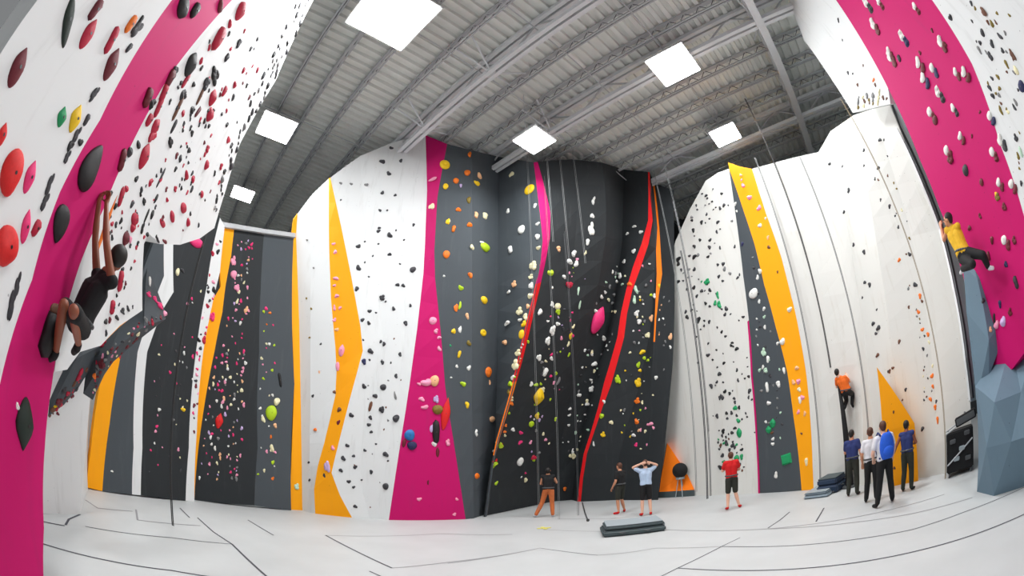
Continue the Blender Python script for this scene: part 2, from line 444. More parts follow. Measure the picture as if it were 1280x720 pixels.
# ---- near right wall ---------------------------------------------------------
near_right = empty('climbing_wall', (8.4, 3.92, 0), 'near right magenta and white overhanging wall full of pale holds', 'climbing wall')
P7 = vplane((8.4, 3.92), (6.76, .59))
mL = [(1020, -50), (1045, 0), (1080, 55), (1110, 110), (1150, 200), (1175, 262), (1190, 300), (1205, 350), (1215, 400), (1221, 465), (1227, 495)]
mR = [(1252, 478), (1300, 412), (1335, 350), (1300, 320), (1280, 270), (1250, 180), (1215, 80), (1165, 0), (1135, -50)]
poly('magenta_band', MAG, P7, mL+mR, near_right, 'nearright', .3)
poly('white_panel', WHITE, P7, [(1135, -50), (1165, 0), (1215, 80), (1250, 180), (1280, 270), (1300, 320), (1330, 420), (1370, 330), (1370, -50)], near_right, 'nearrightwhite', .3)
poly('white_header', WHITE, P7, [(1020, -50), (1045, 0), (1080, 55), (1110, 110), (1113, 130), (1066, 141), (1040, 100), (1005, 50), (985, 0), (968, -50)], near_right, 'nearrighttop', .3)
side = empty('climbing_wall', VD(1200, 400, 8.6), 'narrow pale wall edge with teal trim behind the right climber', 'climbing wall')
PS = vplane((8.5, 4.15), (11.2, 4.85))
poly('white_return', WHITE, PS, [(1112, 131), (1113, 118), (1126, 124), (1161, 189), (1180, 235), (1196, 285), (1206, 330), (1214, 400), (1219, 470), (1220, 500), (1214, 502), (1213, 500), (1207, 450), (1193, 362), (1175, 286), (1154, 232), (1121, 160)], side, None, .05)
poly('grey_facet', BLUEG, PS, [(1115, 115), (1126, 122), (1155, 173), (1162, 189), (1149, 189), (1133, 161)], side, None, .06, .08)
poly('teal_strip', TEAL, PS, [(1161, 189), (1167, 196), (1186, 240), (1204, 290), (1206, 312), (1199, 296), (1180, 240)], side, None, .06, .08)
poly('gap_shadow_strip', DSTEEL, PS, [(1112, 131), (1121, 158), (1154, 230), (1175, 284), (1193, 360), (1207, 448), (1213, 498), (1215.5, 498), (1209.5, 448), (1195.5, 360), (1177.5, 284), (1157, 230), (1124, 158), (1115, 130)], side, None, .04, .05)  # thin dark strip painted in as the shadow of the gap along this edge
# blue-grey pillar and boulder
t = empty('climbing_volume', VD(1220, 400, 9), 'tall blue-grey faceted pillar rising under the right climber', 'climbing volume')
volume('pillar', BLUEG, [(1203, 330, 8.95), (1212, 314, 8.95), (1222, 322, 8.95), (1231, 337, 8.85), (1240, 378, 8.75), (1247, 410, 8.65), (1248, 438, 8.65), (1236, 470, 8.65), (1220, 500, 8.85), (1214, 440, 8.95), (1208, 390, 8.95)], [(1222, 350, 8.65), (1236, 425, 8.45)], t, 'pillar', .6)
t = empty('climbing_boulder', VZ(1245, 618), 'big blue-grey faceted boulder standing on the floor at the right edge', 'climbing boulder')
def bfacets(name, m, vd, tris, parent):
    bm = bmesh.new(); vs = {}
    for k, v in vd.items(): vs[k] = bm.verts.new(v)
    for f in tris: bm.faces.new([vs[c] for c in f])
    bmesh.ops.recalc_face_normals(bm, faces=bm.faces)
    o = link_mesh(name, bm, m); inv_parent(o, parent); return o
Db = base_D(1220, 615)
def zc(v, z=0): v = v.copy(); v.z = z; return v
Db1 = base_D(1242, 620); Dc1 = base_D(1300, 601)
bd = {'a': zc(VD(1221, 616, Db)), 'b': VZ(1242, 620, 0), 'c': VZ(1300, 601, 0), 'd': VD(1219, 483, Db+.05), 'e': VD(1243, 503, Db1-.25),
      'f': VD(1233, 560, Db1-.1), 'g': VD(1264, 552, (Db1+Dc1)/2-.35), 'h': VD(1300, 385, Dc1+1.0), 'i': VD(1300, 540, Dc1-.3), 'j': VD(1262, 430, Db1+1.1), 'k': VD(1228, 470, Db+.25), 'm': VD(1276, 490, Dc1+.05)}
bb = (Vector((8.0, 2.2, 0)), )
bd['p'] = Vector((9.9, 4.5, 0)); bd['q'] = Vector((9.8, 4.4, bd['d'].z-.1)); bd['r'] = Vector((10.4, .6, 0)); bd['s'] = Vector((10.4, .6, 3.4))
bfacets('boulder_shell', BLUEG, bd, ['adf', 'dfe', 'afb', 'fbg', 'feg', 'bgc', 'gci', 'egm', 'emj', 'gim', 'dek', 'kej', 'mjh', 'mhi', 'adqp', 'dkq', 'kjq', 'jhq', 'qhs', 'psq', 'psr', 'his', 'isrc', 'abcr', 'arp'], t)

# ------------------------------------------------------------------ building shell
U = Vector((1, -1, 0))/math.sqrt(2); W = Vector((1, 1, 0))/math.sqrt(2)
def uw(u, w, z): p = U*u+W*w; return Vector((p.x, p.y, z))
HC = 14.2
bm = bmesh.new()                        # corrugated deck: ribs run along W
u0, u1, w0, w1 = -26, 14, -8, 21
prof = []
x = u0
while x < u1:
    prof += [(x, 0), (x+.15, 0), (x+.18, .12), (x+.33, .12), (x+.36, 0)]
    x += .36
va = [bm.verts.new(uw(a, w0, HC+h)) for a, h in prof]; vb = [bm.verts.new(uw(a, w1, HC+h)) for a, h in prof]
for i in range(len(prof)-1):
    if prof[i+1][0] > prof[i][0]: bm.faces.new((va[i], va[i+1], vb[i+1], vb[i]))
bmesh.ops.remove_doubles(bm, verts=bm.verts, dist=1e-4)
o = link_mesh('ceiling', bm, DECK); o['kind'] = 'structure'; o['label'] = 'grey corrugated steel roof deck'
def wall(name, a, b, m, h=HC+.1):
    bm = bmesh.new(); vs = [bm.verts.new(p) for p in (uw(*a, 0), uw(*b, 0), uw(*b, h), uw(*a, h))]
    bm.faces.new(vs); o = link_mesh(name, bm, m); o['kind'] = 'structure'
    md = o.modifiers.new('solid', 'SOLIDIFY'); md.thickness = .2; md.offset = 0
    return o
BWALL = mat('dark_building_wall', (.22, .23, .24), .8, .1)
wall('wall_back', (-26, 20.8), (14, 20.8), BWALL)
wall('wall_left', (-25.8, -8), (-25.8, 21), BWALL)
wall('wall_right', (13.8, 2), (13.8, 21), BWALL)

# floor with mat seams
FL = bpy.data.materials.new('vinyl_mat'); FL.use_nodes = True
nt = FL.node_tree; N = nt.nodes; b = N['Principled BSDF']; b.inputs['Roughness'].default_value = .5; b.inputs['Specular IOR Level'].default_value = .35
nz = N.new('ShaderNodeTexNoise'); nz.inputs['Scale'].default_value = .9; nz.inputs['Detail'].default_value = 5
tc = N.new('ShaderNodeTexCoord'); nt.links.new(tc.outputs['Object'], nz.inputs['Vector'])
mx = N.new('ShaderNodeMix'); mx.data_type = 'RGBA'
mx.inputs['A'].default_value = s2l((.70, .71, .71))+(1,); mx.inputs['B'].default_value = s2l((.77, .78, .78))+(1,)
nt.links.new(nz.outputs['Fac'], mx.inputs['Factor']); nt.links.new(mx.outputs['Result'], b.inputs['Base Color'])
SEAM = mat('seam_black', (.27, .27, .30), .7)
SEAM2 = mat('seam_pale', (.55, .55, .56), .7)
bm = bmesh.new()
vs = [bm.verts.new(uw(*p, 0)) for p in ((-26, -10), (14, -10), (14, 21), (-26, 21))]; bm.faces.new(vs)
seams = [
 (1, .035, [(30, 672), (55, 680), (137, 701), (215, 713), (300, 725)]),
 (1, .02, [(825, 721), (847, 710), (902, 683), (925, 672)]),
 (1, .03, [(847, 710), (1040, 707), (1140, 690), (1215, 669), (1290, 638)]),
 (1, .022, [(902, 683), (990, 682), (1070, 674), (1140, 662), (1205, 640), (1290, 604)]),
 (2, .03, [(680, 662), (830, 662), (960, 661), (1075, 652), (1140, 642), (1215, 622)]),
 (1, .03, [(960, 660), (975, 650), (987, 640)]), (1, .03, [(1020, 652), (1030, 635)]),
 (2, .03, [(560, 704), (640, 692), (675, 685)]), (1, .02, [(675, 685), (747, 694)]), (2, .02, [(747, 694), (790, 690), (820, 685), (902, 683)]),
 (1, .04, [(50, 651), (80, 657)]), (1, .04, [(82, 656), (86, 649), (100, 643)]),
 (1, .025, [(107, 658), (215, 672), (290, 680)]), (1, .035, [(290, 680), (335, 722)]),
 (2, .04, [(107, 625), (122, 635), (165, 639)]), (2, .04, [(170, 637), (172, 650), (250, 657)]),
 (1, .03, [(225, 635), (237, 647)]), (1, .03, [(247, 647), (267, 665), (290, 680)]),
 (1, .03, [(310, 650), (342, 669)]), (1, .035, [(407, 669), (490, 710)]), (2, .03, [(407, 669), (550, 667), (640, 668)]),
 (2, .025, [(490, 710), (565, 702), (640, 692)]), (1, .03, [(462, 714), (480, 722)]),
 (2, .03, [(960, 661), (1100, 640), (1180, 618)]), (2, .03, [(690, 648), (770, 648)]),
]
for mi, wd, pts in seams:
    P = [VZ(*p, .004) for p in pts]
    for a, c in zip(P, P[1:]):
        d = (c-a).normalized(); s = Vector((-d.y, d.x, 0))*wd*.6
        e = d*wd*.3
        f = bm.faces.new([bm.verts.new(q) for q in (a-s-e, c-s+e, c+s+e, a+s-e)]); f.material_index = mi
        f.normal_update()
        if f.normal.z < 0: f.normal_flip()
o = link_mesh('floor', bm, [FL, SEAM, SEAM2]); o['kind'] = 'structure'; o['label'] = 'pale grey padded vinyl floor with dark mat seams'

# ------------------------------------------------------------------ roof steel
def joist_meshes(name_prefix, zt, zb, cw, web_r, u0, u1, step, m):
    top = bmesh.new(); bm_bar(top, (u0, 0, zt), (u1, 0, zt), cw, .07)
    bot = bmesh.new(); bm_bar(bot, (u0, -cw*.3, zb), (u1, -cw*.3, zb), cw*.32, .06); bm_bar(bot, (u0, cw*.3, zb), (u1, cw*.3, zb), cw*.32, .06)
    web = bmesh.new(); x = u0; k = 0
    while x < u1-step/2:
        a = (x, 0, zt if k % 2 else zb); c = (x+step/2, 0, zb if k % 2 else zt)
        bm_tube(web, a, c, web_r, seg=5, caps=False); x += step/2; k += 1
    return top, bot, web
def to_me(name, bm, m):
    me = bpy.data.meshes.new(name); bm.to_mesh(me); bm.free(); me.materials.append(m); return me
tb, bb_, wb = joist_meshes('j', HC-.05, HC-.42, .15, .012, -25.5, 13.5, .6, STEEL)
JM = [('top_chord', to_me('top_chord', tb, STEEL)), ('bottom_chord', to_me('bottom_chord', bb_, STEEL)), ('web', to_me('web', wb, DSTEEL))]
order = ['nearest', 'second nearest', 'third nearest', 'fourth nearest', 'fifth nearest', 'sixth nearest', 'seventh nearest', 'eighth nearest', 'ninth nearest', 'tenth nearest', 'farthest']
jw = [.65, 1.75, 3.0, 4.5, 7.2, 8.5, 11.2, 12.5, 13.8, 16.9, 18.6]
for i, w in enumerate(jw):
    r = empty('roof_joist', uw(0, w, 0), 'slim grey open-web steel joist under the roof deck, %s of the slim joists' % order[i], 'roof joist', 'slim roof joists', -PI/4)
    for nm, me in JM:
        c = bpy.data.objects.new(nm, me); COL.objects.link(c); c.parent = r
GZ = [(5.85, 'heavy pale steel roof girder crossing above the magenta prow'), (9.45, 'heavy steel roof girder between the two brightest middle lamps'), (14.95, 'heavy steel roof girder farthest back, above the right white walls')]
for w, lab in GZ:
    r = empty('roof_girder', uw(0, w, 0), lab, 'roof girder', 'roof girders', -PI/4)
    for nm, zz in (('top_chord', HC-.1), ('bottom_chord', HC-.95)):
        bm = bmesh.new(); bm_bar(bm, (-25.5, -.11, zz), (13.5, -.11, zz), .14, .16); bm_bar(bm, (-25.5, .11, zz), (13.5, .11, zz), .14, .16)
        link_mesh(nm, bm, GSTEEL, r)
    bm = bmesh.new(); x = -25.4; k = 0
    while x < 13:
        bm_tube(bm, (x, 0, HC-.95 if k % 2 else HC-.1), (x+1.3, 0, HC-.1 if k % 2 else HC-.95), .035, seg=6); x += 1.3; k += 1
    link_mesh('web', bm, STEEL, r)
# cross truss and V braces
r = empty('roof_girder', uw(1.55, 12, 0), 'steel cross beam running down to the right white wall, perpendicular to the joists', 'roof girder', None, PI/4)
for nm, zz in (('top_chord', HC-.25), ('bottom_chord', HC-1.0)):
    bm = bmesh.new(); bm_bar(bm, (-14, 0, zz), (8.6, 0, zz), .28, .18 if nm[0] == 'b' else .1); link_mesh(nm, bm, GSTEEL, r)
bm = bmesh.new()
for k in range(14):
    x = -14+k*1.6; bm_tube(bm, (x, 0, HC-1.0 if k % 2 else HC-.25), (x+1.6, 0, HC-.25 if k % 2 else HC-1.0), .04, seg=6)
link_mesh('web', bm, STEEL, r)
def brace(w, uu, lab):
    r = empty('roof_brace', uw(uu, w, HC-.95), lab, 'roof brace', 'roof braces')
    for du, dw in ((-1.5, -1.2), (-1.5, 1.2), (1.5, 1.2), (1.5, -1.2)):
        bm = bmesh.new(); bm_tube(bm, uw(uu, w, HC-.95), uw(uu+du*.25, w+dw, HC-.25), .035, seg=6)
        inv_parent(link_mesh('strut', bm, GSTEEL), r)
    bm = bmesh.new(); bm_box(bm, uw(uu, w, HC-.99), (.3, .3, .05)); inv_parent(link_mesh('plate', bm, STEEL), r)
brace(5.85, -10.2, 'fan of thin struts above the top of the magenta prow')
brace(5.85, -6.6, 'fan of thin struts on the first heavy girder right of the biggest lamp')
brace(9.45, -7.2, 'fan of thin struts beside the lamp over the charcoal wall')
brace(9.45, 1.55, 'fan of thin struts where the cross beam meets the middle girder')
brace(14.95, -2.3, 'fan of thin struts on the farthest heavy girder')
# bridging lines between joists
for uu, lab in ((-13.0, 'thin bridging rod over the white climbing wall'), (-7.0, 'thin bridging rod left of the middle lamp'), (-1.9, 'thin bridging rod right of the middle lamp'), (-4.5, 'thin bridging rod across the middle bay of the roof')):
    bm = bmesh.new(); bm_tube(bm, uw(uu, 0, HC-.62), uw(uu, 20.5, HC-.62), .022, seg=6)
    tag(link_mesh('bridging_rod', bm, STEEL), lab, 'roof rod', 'bridging rods')

# ------------------------------------------------------------------ lamps
LAMPH = mat('lamp_housing', (.75, .75, .75), .4); GLOW = mat('lamp_diffuser', (1, 1, 1), .5, 0, emit=26)
LZ = HC-1.1
lamps = [((490, 18), 'very bright square ceiling lamp at the top edge, left of centre', 2.1), ((345, 160), 'bright ceiling lamp beside the edge of the near left wall', 1.5), ((303, 243), 'small distant ceiling lamp low over the far left wall', 1.2),
         ((668, 176), 'diamond-shaped ceiling lamp just above the charcoal wall', 1.08), ((842, 82), 'large bright ceiling lamp in the middle of the roof', 1.45), ((907, 169), 'small bright ceiling lamp above the slanted white wall', 1.15), ((1022, 8), 'bright ceiling lamp beside the top of the near right wall', 1.3)]
def lamp(p, lab, s, group='ceiling lamps', k=1.):
    r = empty('ceiling_light', p, lab, 'ceiling lamp', group, PI/4)
    bm = bmesh.new(); bm_box(bm, (0, 0, .05), (s, s, .08)); bm_box(bm, (0, 0, .12), (s*.5, s*.25, .1)); link_mesh('housing', bm, LAMPH, r)
    bm = bmesh.new(); bm_box(bm, (0, 0, 0), (s*.94, s*.94, .03)); link_mesh('diffuser', bm, GLOW, r)
    for sx in (-1, 1):
        bm = bmesh.new(); bm_tube(bm, (sx*s*.4, 0, .1), (sx*s*.4, 0, HC-p.z), .012, seg=5); link_mesh('hanger', bm, STEEL, r)
    ld = bpy.data.lights.new('lamp_light', 'AREA'); ld.shape = 'SQUARE'; ld.size = s*.95; ld.energy = LAMP_E*k; ld.color = (.96, .985, 1)
    lo = bpy.data.objects.new('lamp_light', ld); COL.objects.link(lo); lo.parent = r; lo.location = (0, 0, -.03)
LAMP_E = 415
for (x, y), lab, s in lamps: lamp(VZ(x, y, LZ-(1.0 if x == 668 else 0)), lab, s, k=.5 if x == 668 else 1.)
LAMP_E = 230
for u, w in ((4, 2.5), (-3, -5)):      # lamps of the same rows behind and above the camera
    lamp(uw(u, w, LZ), 'square ceiling lamp out of the picture above the camera', 1.4, 'ceiling lamps above the camera')

wd = bpy.data.worlds.new('world'); SC.world = wd; wd.use_nodes = True
wd.node_tree.nodes['Background'].inputs[0].default_value = (.95, .98, 1, 1)
wd.node_tree.nodes['Background'].inputs[1].default_value = .22

# ------------------------------------------------------------------ holds
BVH = BVHTree.FromPolygons(TRI_V, TRI_F)
HC_ = dict(black=(.06, .06, .07), charcoal=(.2, .2, .22), grey=(.5, .5, .5), crimson=(.74, .05, .22), maroon=(.42, .05, .13), red=(.88, .08, .08), pink=(.95, .18, .48),
           rose=(.97, .62, .74), orange=(.97, .48, .08), peach=(.97, .74, .55), yellow=(.98, .80, .05), cream=(.95, .92, .75), lime=(.72, .85, .1), white=(.94, .94, .92),
           mint=(.78, .9, .8), green=(.03, .6, .36), bottle=(.05, .14, .1), blue=(.12, .45, .72), navy=(.1, .12, .32), lilac=(.8, .7, .88), brown=(.42, .25, .16), olive=(.5, .42, .1))
def hmat(c): return mat('hold_'+c, HC_[c], .55, .08, 12, bump=.4)
BOLT = mat('bolt_steel', (.35, .35, .36), .35, metal=1)

def proto(kind, seed):
    """unit hold: base on z=0, spans x,y in [-.5,.5], sticks out along +z"""
    rnd = random.Random(seed); bm = bmesh.new()
    if kind in ('jug', 'dome', 'leaf', 'chip', 'pinch', 'cone'):
        bmesh.ops.create_icosphere(bm, subdivisions=3 if kind in ('jug', 'dome', 'leaf', 'cone') else 2, radius=.5)
        ph = [rnd.uniform(0, 6.28) for _ in range(6)]
        for v in bm.verts:
            p = v.co; n = p.normalized(); a = math.atan2(n.y, n.x)
            k = 1
            if kind == 'jug':
                k = 1+.10*math.sin(2*a+ph[0])+.06*math.sin(3*a+ph[1])
                q = p*k
                if q.z > .05 and q.y > 0: q.z -= .30*math.exp(-((q.x/.33)**2+((q.y-.26)/.17)**2))
                if q.y < .1: q.z *= 1.12
                p.xyz = q
            elif kind == 'dome':
                k = 1+.05*math.sin(2*a+ph[0])+.04*math.sin(3*a+ph[1]+4*n.z); p.xyz = p*k
            elif kind == 'leaf':
                w = 1-.75*max(0, n.y)**1.6-.25*max(0, -n.y)**2
                p.x *= w*(1+.08*math.sin(4*n.y+ph[0])); p.z *= .6+.4*(1-abs(n.y))
            elif kind == 'chip':
                k = 1+.22*math.sin(2*a+ph[0])+.15*math.sin(3*a+ph[1])+.12*math.sin(5*n.z+ph[2]); p.xyz = p*k
            elif kind == 'cone':
                p.x *= .25+.95*math.sqrt(max(0, .5-n.y*.5)); p.z *= .75+.35*max(0, -n.y)
            elif kind == 'pinch':
                p.x *= .62+.38*abs(n.y)+.08*math.sin(3*n.y+ph[0]); p.xyz = p*(1+.1*math.sin(2*a+ph[1]))
            if p.z < 0: p.z *= .12
            else: p.z *= .95
        if kind in ('jug', 'dome'):
            pass
    elif kind == 'cluster':
        for k in range(5):
            a = k*2.4+rnd.random(); r = .0 if k == 0 else .27
            bm_ball(bm, (r*math.cos(a), r*math.sin(a)*.9, .08), (.22+.06*rnd.random(), .2+.06*rnd.random(), .24+.1*rnd.random()), 2)
        for v in bm.verts:
            if v.co.z < 0: v.co.z *= .1
    elif kind == 'disc':
        seg = 28
        rings = [(.5, 0), (.5, .08), (.44, .22), (.3, .3), (.16, .3), (.12, .22), (0.001, .2)]
        rr = []
        for R, z in rings: rr.append([bm.verts.new((R*math.cos(2*PI*i/seg), R*math.sin(2*PI*i/seg), z)) for i in range(seg)])
        for A_, B_ in zip(rr, rr[1:]):
            for i in range(seg): bm.faces.new((A_[i], A_[(i+1) % seg], B_[(i+1) % seg], B_[i]))
        bm.faces.new(rr[0][::-1]); bmesh.ops.remove_doubles(bm, verts=bm.verts, dist=.002)
    elif kind == 'box':
        vs = bm_box(bm, (0, 0, .15), (1, 1, .3)); 
        for v in vs:
            if v.co.z > .2: v.co.x *= .72; v.co.y *= .72
    me = bpy.data.meshes.new('climbing_hold_'+kind); bm.to_mesh(me); bm.free()
    me.polygons.foreach_set('use_smooth', [kind not in ('box', 'chip')]*len(me.polygons))
    me.materials.append(BOLT)
    return me
PROTO = {k: [proto(k, s) for s in range(3 if k != 'disc' and k != 'box' else 1)] for k in ('jug', 'dome', 'leaf', 'chip', 'pinch', 'cluster', 'disc', 'box', 'cone')}
bmb = bmesh.new(); bm_tube(bmb, (0, 0, 0), (0, 0, .03), .09, .09, 8); BOLT_ME = bpy.data.meshes.new('bolt'); bmb.to_mesh(BOLT_ME); bmb.free(); BOLT_ME.materials.append(BOLT)

HOLDS = []      # (px,py,w,h,colour,kind,region-label-hint)
def H(txt):
    for it in txt.split(';'):
        it = it.split()
        if not it: continue
        x, y, w = map(float, it[:3]); k = 3
        h = w
        if it[3].replace('.', '').isdigit(): h = float(it[3]); k = 4
        c = it[k]; kind = it[k+1] if len(it) > k+1 else None
        rot = float(it[k+2]) if len(it) > k+2 else None
        HOLDS.append((x, y, w, h, c, kind, rot))
def scatter(pts, n, colours, smin, smax, tall=1., seed=1, kinds=('chip', 'jug', 'pinch', 'dome'), center=None):
    """n holds inside a px polygon"""
    rnd = random.Random(seed); xs = [p[0] for p in pts]; ys = [p[1] for p in pts]
    def inside(x, y):
        r = False; j = len(pts)-1
        for i in range(len(pts)):
            xi, yi = pts[i]; xj, yj = pts[j]
            if (yi > y) != (yj > y) and x < (xj-xi)*(y-yi)/(yj-yi)+xi: r = not r
            j = i
        return r
    k = 0; tries = 0; done = []
    while k < n and tries < 20000:
        tries += 1
        x = rnd.uniform(min(xs), max(xs)); y = rnd.uniform(min(ys), max(ys))
        if not inside(x, y): continue
        s = rnd.uniform(smin, smax)
        if any(abs(x-a) < (s+c)*.5 and abs(y-b_) < (s+c)*.5 for a, b_, c in done): continue
        done.append((x, y, s))
        HOLDS.append((x, y, s, s*rnd.uniform(.8, 1.4)*tall, rnd.choice(colours), rnd.choice(kinds), None)); k += 1

# near left wall, big holds
H("""85 24 17 66 bottle leaf -58; 110 42 18 40 crimson leaf -15; 119 12 18 30 maroon pinch -15; 22 84 24 46 maroon leaf -20; 139 50 16 34 crimson pinch -20; 163 30 14 26 orange pinch -10;
171 36 12 30 charcoal cluster; 139 80 18 42 maroon leaf -20; 77 146 14 24 green leaf -25; 94 148 16 34 yellow leaf -15; 14 215 34 50 red dome -15; 37 221 16 38 pink leaf -10; 3 168 14 26 red leaf -20;
8 307 36 44 red dome; 32 283 14 38 pink leaf -15; 45 285 14 22 crimson pinch; 228 9 22 26 black dome; 243 13 16 22 black pinch; 275 8 12 14 maroon jug; 113 208 27 62 black cone 4; 75 280 24 44 black cone 170; 77 276 9 16 grey chip; 131 285 5 88 orange leaf 0;
184 122 16 24 maroon pinch -20; 30 530 24 60 bottle leaf 185; 22 508 6 8 white chip; 30 545 8 20 crimson pinch; 60 418 30 52 black pinch 15; 57 433 15 13 orange jug; 71 391 22 20 brown dome; 79 404 8 16 rose pinch;
15 378 10 44 charcoal cluster; 22 355 8 30 charcoal cluster; 100 178 7 10 black chip; 108 150 9 16 charcoal pinch; 96 168 8 24 charcoal cluster; 88 182 8 14 black chip; 84 196 7 20 charcoal cluster; 62 230 8 30 charcoal cluster; 56 252 8 26 charcoal cluster;
118 118 9 26 charcoal cluster; 161 60 8 16 charcoal pinch; 175 26 8 16 black pinch""")
H("""300 13 16 28 crimson leaf -15; 272 48 18 34 crimson pinch -15; 287 30 8 10 crimson; 238 80 17 34 black leaf -15; 298 55 8 16 charcoal; 283 72 9 12 charcoal pinch; 268 95 22 18 black cluster; 257 106 12 20 charcoal cluster; 304 88 6 9 crimson; 293 106 6 10 crimson;
280 114 8 16 crimson pinch; 265 122 13 22 crimson leaf -25; 262 143 12 20 crimson jug; 240 138 9 10 black chip; 212 98 13 26 maroon pinch -20; 218 90 10 18 charcoal; 204 116 12 24 crimson pinch -20; 198 133 10 28 crimson pinch -15; 194 158 11 24 crimson leaf; 190 170 9 18 crimson; 180 195 14 34 crimson leaf;
186 150 11 18 crimson; 190 130 8 14 black chip; 213 178 12 11 black cluster; 173 181 9 8 black; 162 190 8 14 charcoal; 152 200 13 26 maroon pinch -25; 240 167 8 8 black; 222 135 7 34 brown pinch -10; 217 158 6 20 charcoal pinch; 228 118 7 14 charcoal; 232 100 8 24 crimson pinch; 250 120 6 26 brown pinch -15; 247 140 6 18 maroon pinch;
259 186 7 11 crimson; 285 175 7 9 crimson; 258 206 8 14 crimson jug; 276 208 6 10 crimson; 268 217 5 6 black; 233 219 9 10 crimson jug; 241 224 8 9 crimson jug; 219 236 7 8 crimson; 229 260 14 12 crimson dome; 215 271 13 10 crimson dome; 203 279 14 8 crimson; 235 278 9 10 crimson; 252 243 8 8 crimson;
151 246 9 24 crimson pinch -20; 158 236 7 8 crimson; 168 274 12 16 crimson; 166 284 9 12 crimson; 188 228 6 10 crimson; 180 252 8 8 black; 170 272 8 10 maroon; 150 351 11 24 crimson pinch -15; 140 384 11 16 crimson; 157 298 10 18 maroon; 163 300 8 8 rose; 152 312 8 14 crimson; 245 303 20 13 pink dome; 206 302 10 5 maroon; 197 300 8 5 charcoal;
137 242 6 10 black; 144 258 6 9 black; 165 255 5 10 charcoal; 178 285 5 16 black; 190 268 5 12 black; 183 270 4 20 black pinch; 195 248 4 14 black; 201 222 4 30 charcoal pinch; 137 400 6 7 maroon; 146 397 7 6 black; 153 390 8 5 charcoal; 160 386 8 5 charcoal; 132 402 5 8 black; 236 188 6 8 black; 225 198 5 10 charcoal""")
scatter([(205, 160), (330, 60), (300, 180), (268, 280), (200, 296), (140, 300), (130, 270)], 70, ['black', 'charcoal', 'charcoal', 'crimson', 'maroon'], 2.5, 5, 1.5, 11)
scatter([(205, 120), (270, 40), (335, 20), (300, 120), (230, 200)], 30, ['black', 'charcoal', 'crimson'], 2.5, 5, 1.6, 12)
scatter([(372, -5), (392, -5), (345, 95), (300, 175), (275, 250), (262, 275), (285, 190), (325, 100)], 60, ['black', 'charcoal', 'charcoal', 'grey'], 3, 7, 1.3, 13)
scatter([(125, 280), (180, 230), (180, 310), (178, 380), (130, 425), (150, 330)], 26, ['black', 'charcoal', 'crimson', 'maroon'], 2.5, 5, 1.3, 14)
scatter([(118, 455), (180, 396), (204, 396), (165, 430), (130, 468), (114, 495)], 46, ['rose', 'maroon', 'crimson', 'grey', 'cream', 'maroon', 'charcoal'], 2.5, 5.5, 1.2, 15)
H("""187 352 5 14 white pinch; 186 368 8 8 pink cluster; 194 374 9 8 pink cluster; 200 382 12 9 pink cluster 0; 206 392 6 8 rose; 222 340 6 9 cream; 228 338 6 5 charcoal; 99 468 8 18 crimson; 85 492 8 8 crimson; 74 502 10 12 maroon cluster; 66 512 7 8 brown; 80 488 6 10 charcoal; 69 508 4 5 yellow; 128 430 10 14 crimson cluster; 127 455 9 14 maroon cluster; 118 470 6 8 orange""")
scatter([(60, 520), (100, 470), (112, 455), (95, 490), (70, 520)], 18, ['maroon', 'crimson', 'charcoal', 'brown'], 2.5, 5, 1.2, 16)
# far left wall
scatter([(236, 600), (246, 440), (258, 360), (266, 310), (276, 300), (270, 360), (255, 440), (245, 520)], 34, ['crimson', 'maroon', 'pink', 'charcoal', 'black', 'rose'], 2.5, 5.5, 1.1, 21)
scatter([(185, 590), (195, 440), (230, 380), (255, 360), (244, 440), (230, 590)], 42, ['rose', 'pink', 'cream', 'grey', 'white', 'charcoal'], 1.8, 3.6, 1.2, 22)
scatter([(248, 600), (262, 480), (285, 390), (296, 300), (318, 300), (310, 400), (300, 600)], 150, ['rose', 'rose', 'cream', 'white', 'grey', 'peach', 'pink', 'lilac'], 1.8, 4, 1.2, 23)
scatter([(322, 600), (326, 400), (334, 370), (345, 420), (345, 600)], 34, ['rose', 'cream', 'lime', 'white', 'pink', 'orange'], 2, 4.4, 1.1, 24)
H("""274 526 10 20 red leaf; 339 516 14 20 lime dome; 346 502 8 10 cream jug; 329 524 5 9 cream; 344 532 5 6 peach; 350 475 6 17 black pinch -15; 292 326 8 14 rose cluster; 292 343 9 10 rose; 297 360 10 10 rose cluster; 308 387 5 8 peach; 266 396 11 12 pink cluster; 371 608 7 9 mint; 341 578 4 6 lime; 340 560 5 10 cream; 255 425 6 9 crimson cluster; 229 512 6 5 yellow; 196 533 4 4 pink; 140 589 4 3 white; 199 512 4 5 white""")
# white main wall: grey / black jugs
for s in """478 241 5;494 244 4;475 263 4;484 263 3;474 285 4;473 289 5;487 294 7;517 281 4;448 308 6;456 302 3;487 318 5;473 305 3;448 335 7;456 328 3;516 337 8;461 346 3;497 356 5;504 357 5;446 361 6;478 372 8;482 377 3;492 386 5;513 382 4;507 404 6;462 389 5;453 400 5;461 404 5;470 391 3;476 427 4;480 430 5;454 425 3;463 439 7;500 443 5;478 453 5;455 483 6;479 484 8;469 495 6;478 512 9;439 519 6;495 523 9;461 531 5;464 540 4;456 563 4;434 557 5;429 573 6;442 570 4;444 584 5;426 588 5;482 568 7;485 576 3;464 590 5;436 602 5;442 609 4;482 608 8;444 633 5;489 185 5;478 202 7;501 201 5;486 217 6;495 470 5;452 600 3;470 555 3;463 522 5;426 250 3;495 288 3;505 300 3;500 330 3;466 320 3""".split(';'):
    x, y, w = map(float, s.split()); HOLDS.append((x, y, w, w*1.05, 'charcoal', ['jug', 'cluster', 'dome'][int(x) % 3], None))
